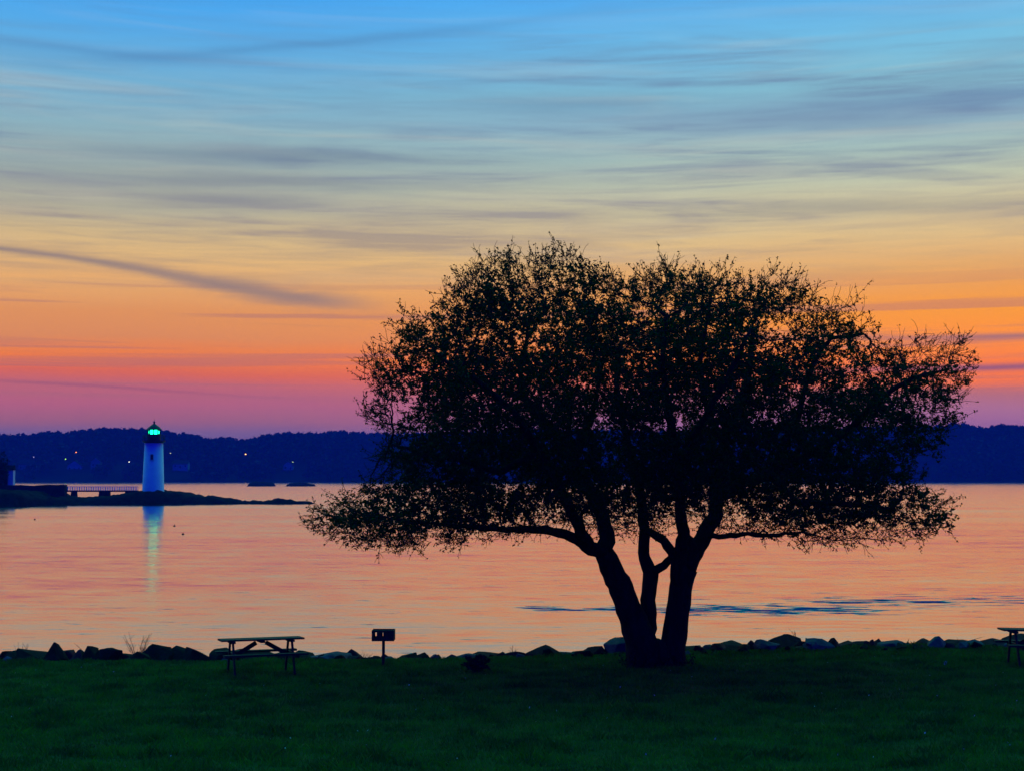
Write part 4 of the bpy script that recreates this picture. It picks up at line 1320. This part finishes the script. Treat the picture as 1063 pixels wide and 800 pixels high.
# twigs and leaves at the outer shoots
cmid = to3(np.array([[675.0, 470.0]]), np.array([0.0]))[0]
tips = [i for i in range(nseed, nn) if not kids[i]]
thin = [i for i in range(nseed, nn) if kids[i] and rad_a[i] < 0.016]
pxr = lambda p3: 531.5 + p3[0] / TD * F
LP = []
def add_twig(i, length, up):
    p0_ = pos_a[i]
    d = p0_ - pos_a[par_a[i]]; d /= np.linalg.norm(d) + 1e-9
    o_ = p0_ - cmid; o_ /= np.linalg.norm(o_) + 1e-9
    v = d * 0.6 + o_ * 0.55 + tr.normal(0, 0.5, 3) + np.array([0, 0, up])
    v /= np.linalg.norm(v)
    n_ = max(2, int(length / 0.085))
    pts_ = [p0_]
    for k in range(n_):
        v = v + tr.normal(0, 0.20, 3) + np.array([0, 0, 0.03]); v /= np.linalg.norm(v)
        pts_.append(pts_[-1] + v * length / n_)
    pts_ = np.array(pts_)
    tube_np(pts_, np.linspace(0.0065, 0.0040, len(pts_)), 3)
    for q in pts_[1:]:
        rimf = RIMF[i]
        cl3 = 0.5 + 0.5 * mnoise.noise(Vector((q[0] * 1.0, q[1] * 0.5, q[2] * 1.25)))
        pr = min(1.1, max(0.14, (cl3 - 0.23) * 2.7) * (1.4 if PXY[i][1] > 430 else 1.0)) * (0.62 + 0.38 * rimf) * RIGHT[i]
        if tr.random() < pr:
            m_ = tr.integers(2, 5) if rimf < 0.4 else tr.integers(4, 9)
            LP.append(q + tr.normal(0, 0.020 if rimf < 0.4 else 0.026, (m_, 3)))
            LS.append(np.full(m_, 0.029 if rimf < 0.4 else 0.038))
LS = []
PXY = np.stack([531.5 + pos_a[:, 0] / TD * F, 492.0 - (pos_a[:, 2] - CAMZ) / TD * F], 1)
RIMF = np.clip(edist(PXY) / 55.0, 0, 1) * inside(PXY)
RIGHT = 1.0 - 0.42 * sstep(PXY[:, 0], 850, 930) * sstep(PXY[:, 1], 430, 380)
for i in tips:
    p3 = pos_a[i]
    top = p3[2] > at(600, 330, TD).z
    for k in range(2):
        if tr.random() < 0.85:
            add_twig(i, tr.uniform(0.14, 0.36) if not top else tr.uniform(0.16, 0.42), 0.42 if top else 0.05)
for i in thin:
    if tr.random() < 0.85:
        add_twig(i, tr.uniform(0.08, 0.24), 0.15)
# long spiky shoots along the crown's rim
rim = [i for i in tips if edist(np.array([[pxr(pos_a[i]), 492.0 - (pos_a[i][2] - CAMZ) / TD * F]]))[0] < 16 and pos_a[i][2] > at(600, 520, TD).z]
for i in rim:
    for k in range(2):
        if tr.random() < 0.75:
            add_twig(i, tr.uniform(0.26, 0.66), 0.55)
LPa = np.concatenate(LP)
print('TREE nodes', nn, 'tips', len(tips), 'rim', len(rim), 'leaves', len(LPa), 'alive', int(alive.sum()))
br = np_mesh('branches', np.concatenate(branch_V) - OFF, np.concatenate(branch_Q), M['bark'], tree, smooth=True)
crown = leaves_mesh('crown', tree, LPa - OFF, np.concatenate(LS)[:, None], M['leaf'], tr)
# sprouts around the foot
SP = []
sb = MB()
for k in range(70):
    an = tr.uniform(0, 6.283); rd = tr.uniform(0.25, 0.85)
    b_ = np.array([rd * math.cos(an), rd * math.sin(an) * 0.7, 0.0])
    hgt = tr.uniform(0.15, 0.42) * (1.15 - 0.5 * rd)
    t_ = b_ + np.array([tr.normal(0, 0.08), tr.normal(0, 0.08), hgt])
    sb.tube([Vector(b_), Vector(t_)], [0.006, 0.003], 4)
    for f_ in np.linspace(0.2, 1.0, 6):
        SP.append(b_ * (1 - f_) + t_ * f_ + tr.normal(0, 0.03, (5, 3)))
so = sb.build('basal_shoots', M['bark'], tree)
so['kind'] = 'stuff'
leaves_mesh('shoot_leaves', so, np.concatenate(SP), 0.032, M['wood_far'], tr)

# ------------------------------------------------------------------ dusk haze over the harbour
hz = MB(); hz.box((0, 1050, (HAZE_TOP - 6.0) / 2), (5200, 2760, HAZE_TOP + 6.0))
hm = bpy.data.materials.new('haze_air')
hm.use_nodes = True
hm.node_tree.nodes.clear()
H = NT(hm.node_tree)
vo = H.n('ShaderNodeOutputMaterial'); pv = H.n('ShaderNodeVolumePrincipled')
pv.inputs['Color'].default_value = (0.06, 0.12, 1.0, 1)
pv.inputs['Density'].default_value = HAZE_D
pv.inputs['Anisotropy'].default_value = 0.0
H.link(pv.outputs[0], vo.inputs['Volume'])
hm.cycles.homogeneous_volume = True if hasattr(hm.cycles, 'homogeneous_volume') else None
ho = hz.build('haze', hm)
tag(ho, 'thin blue dusk haze over the harbour', 'haze', kind='stuff')
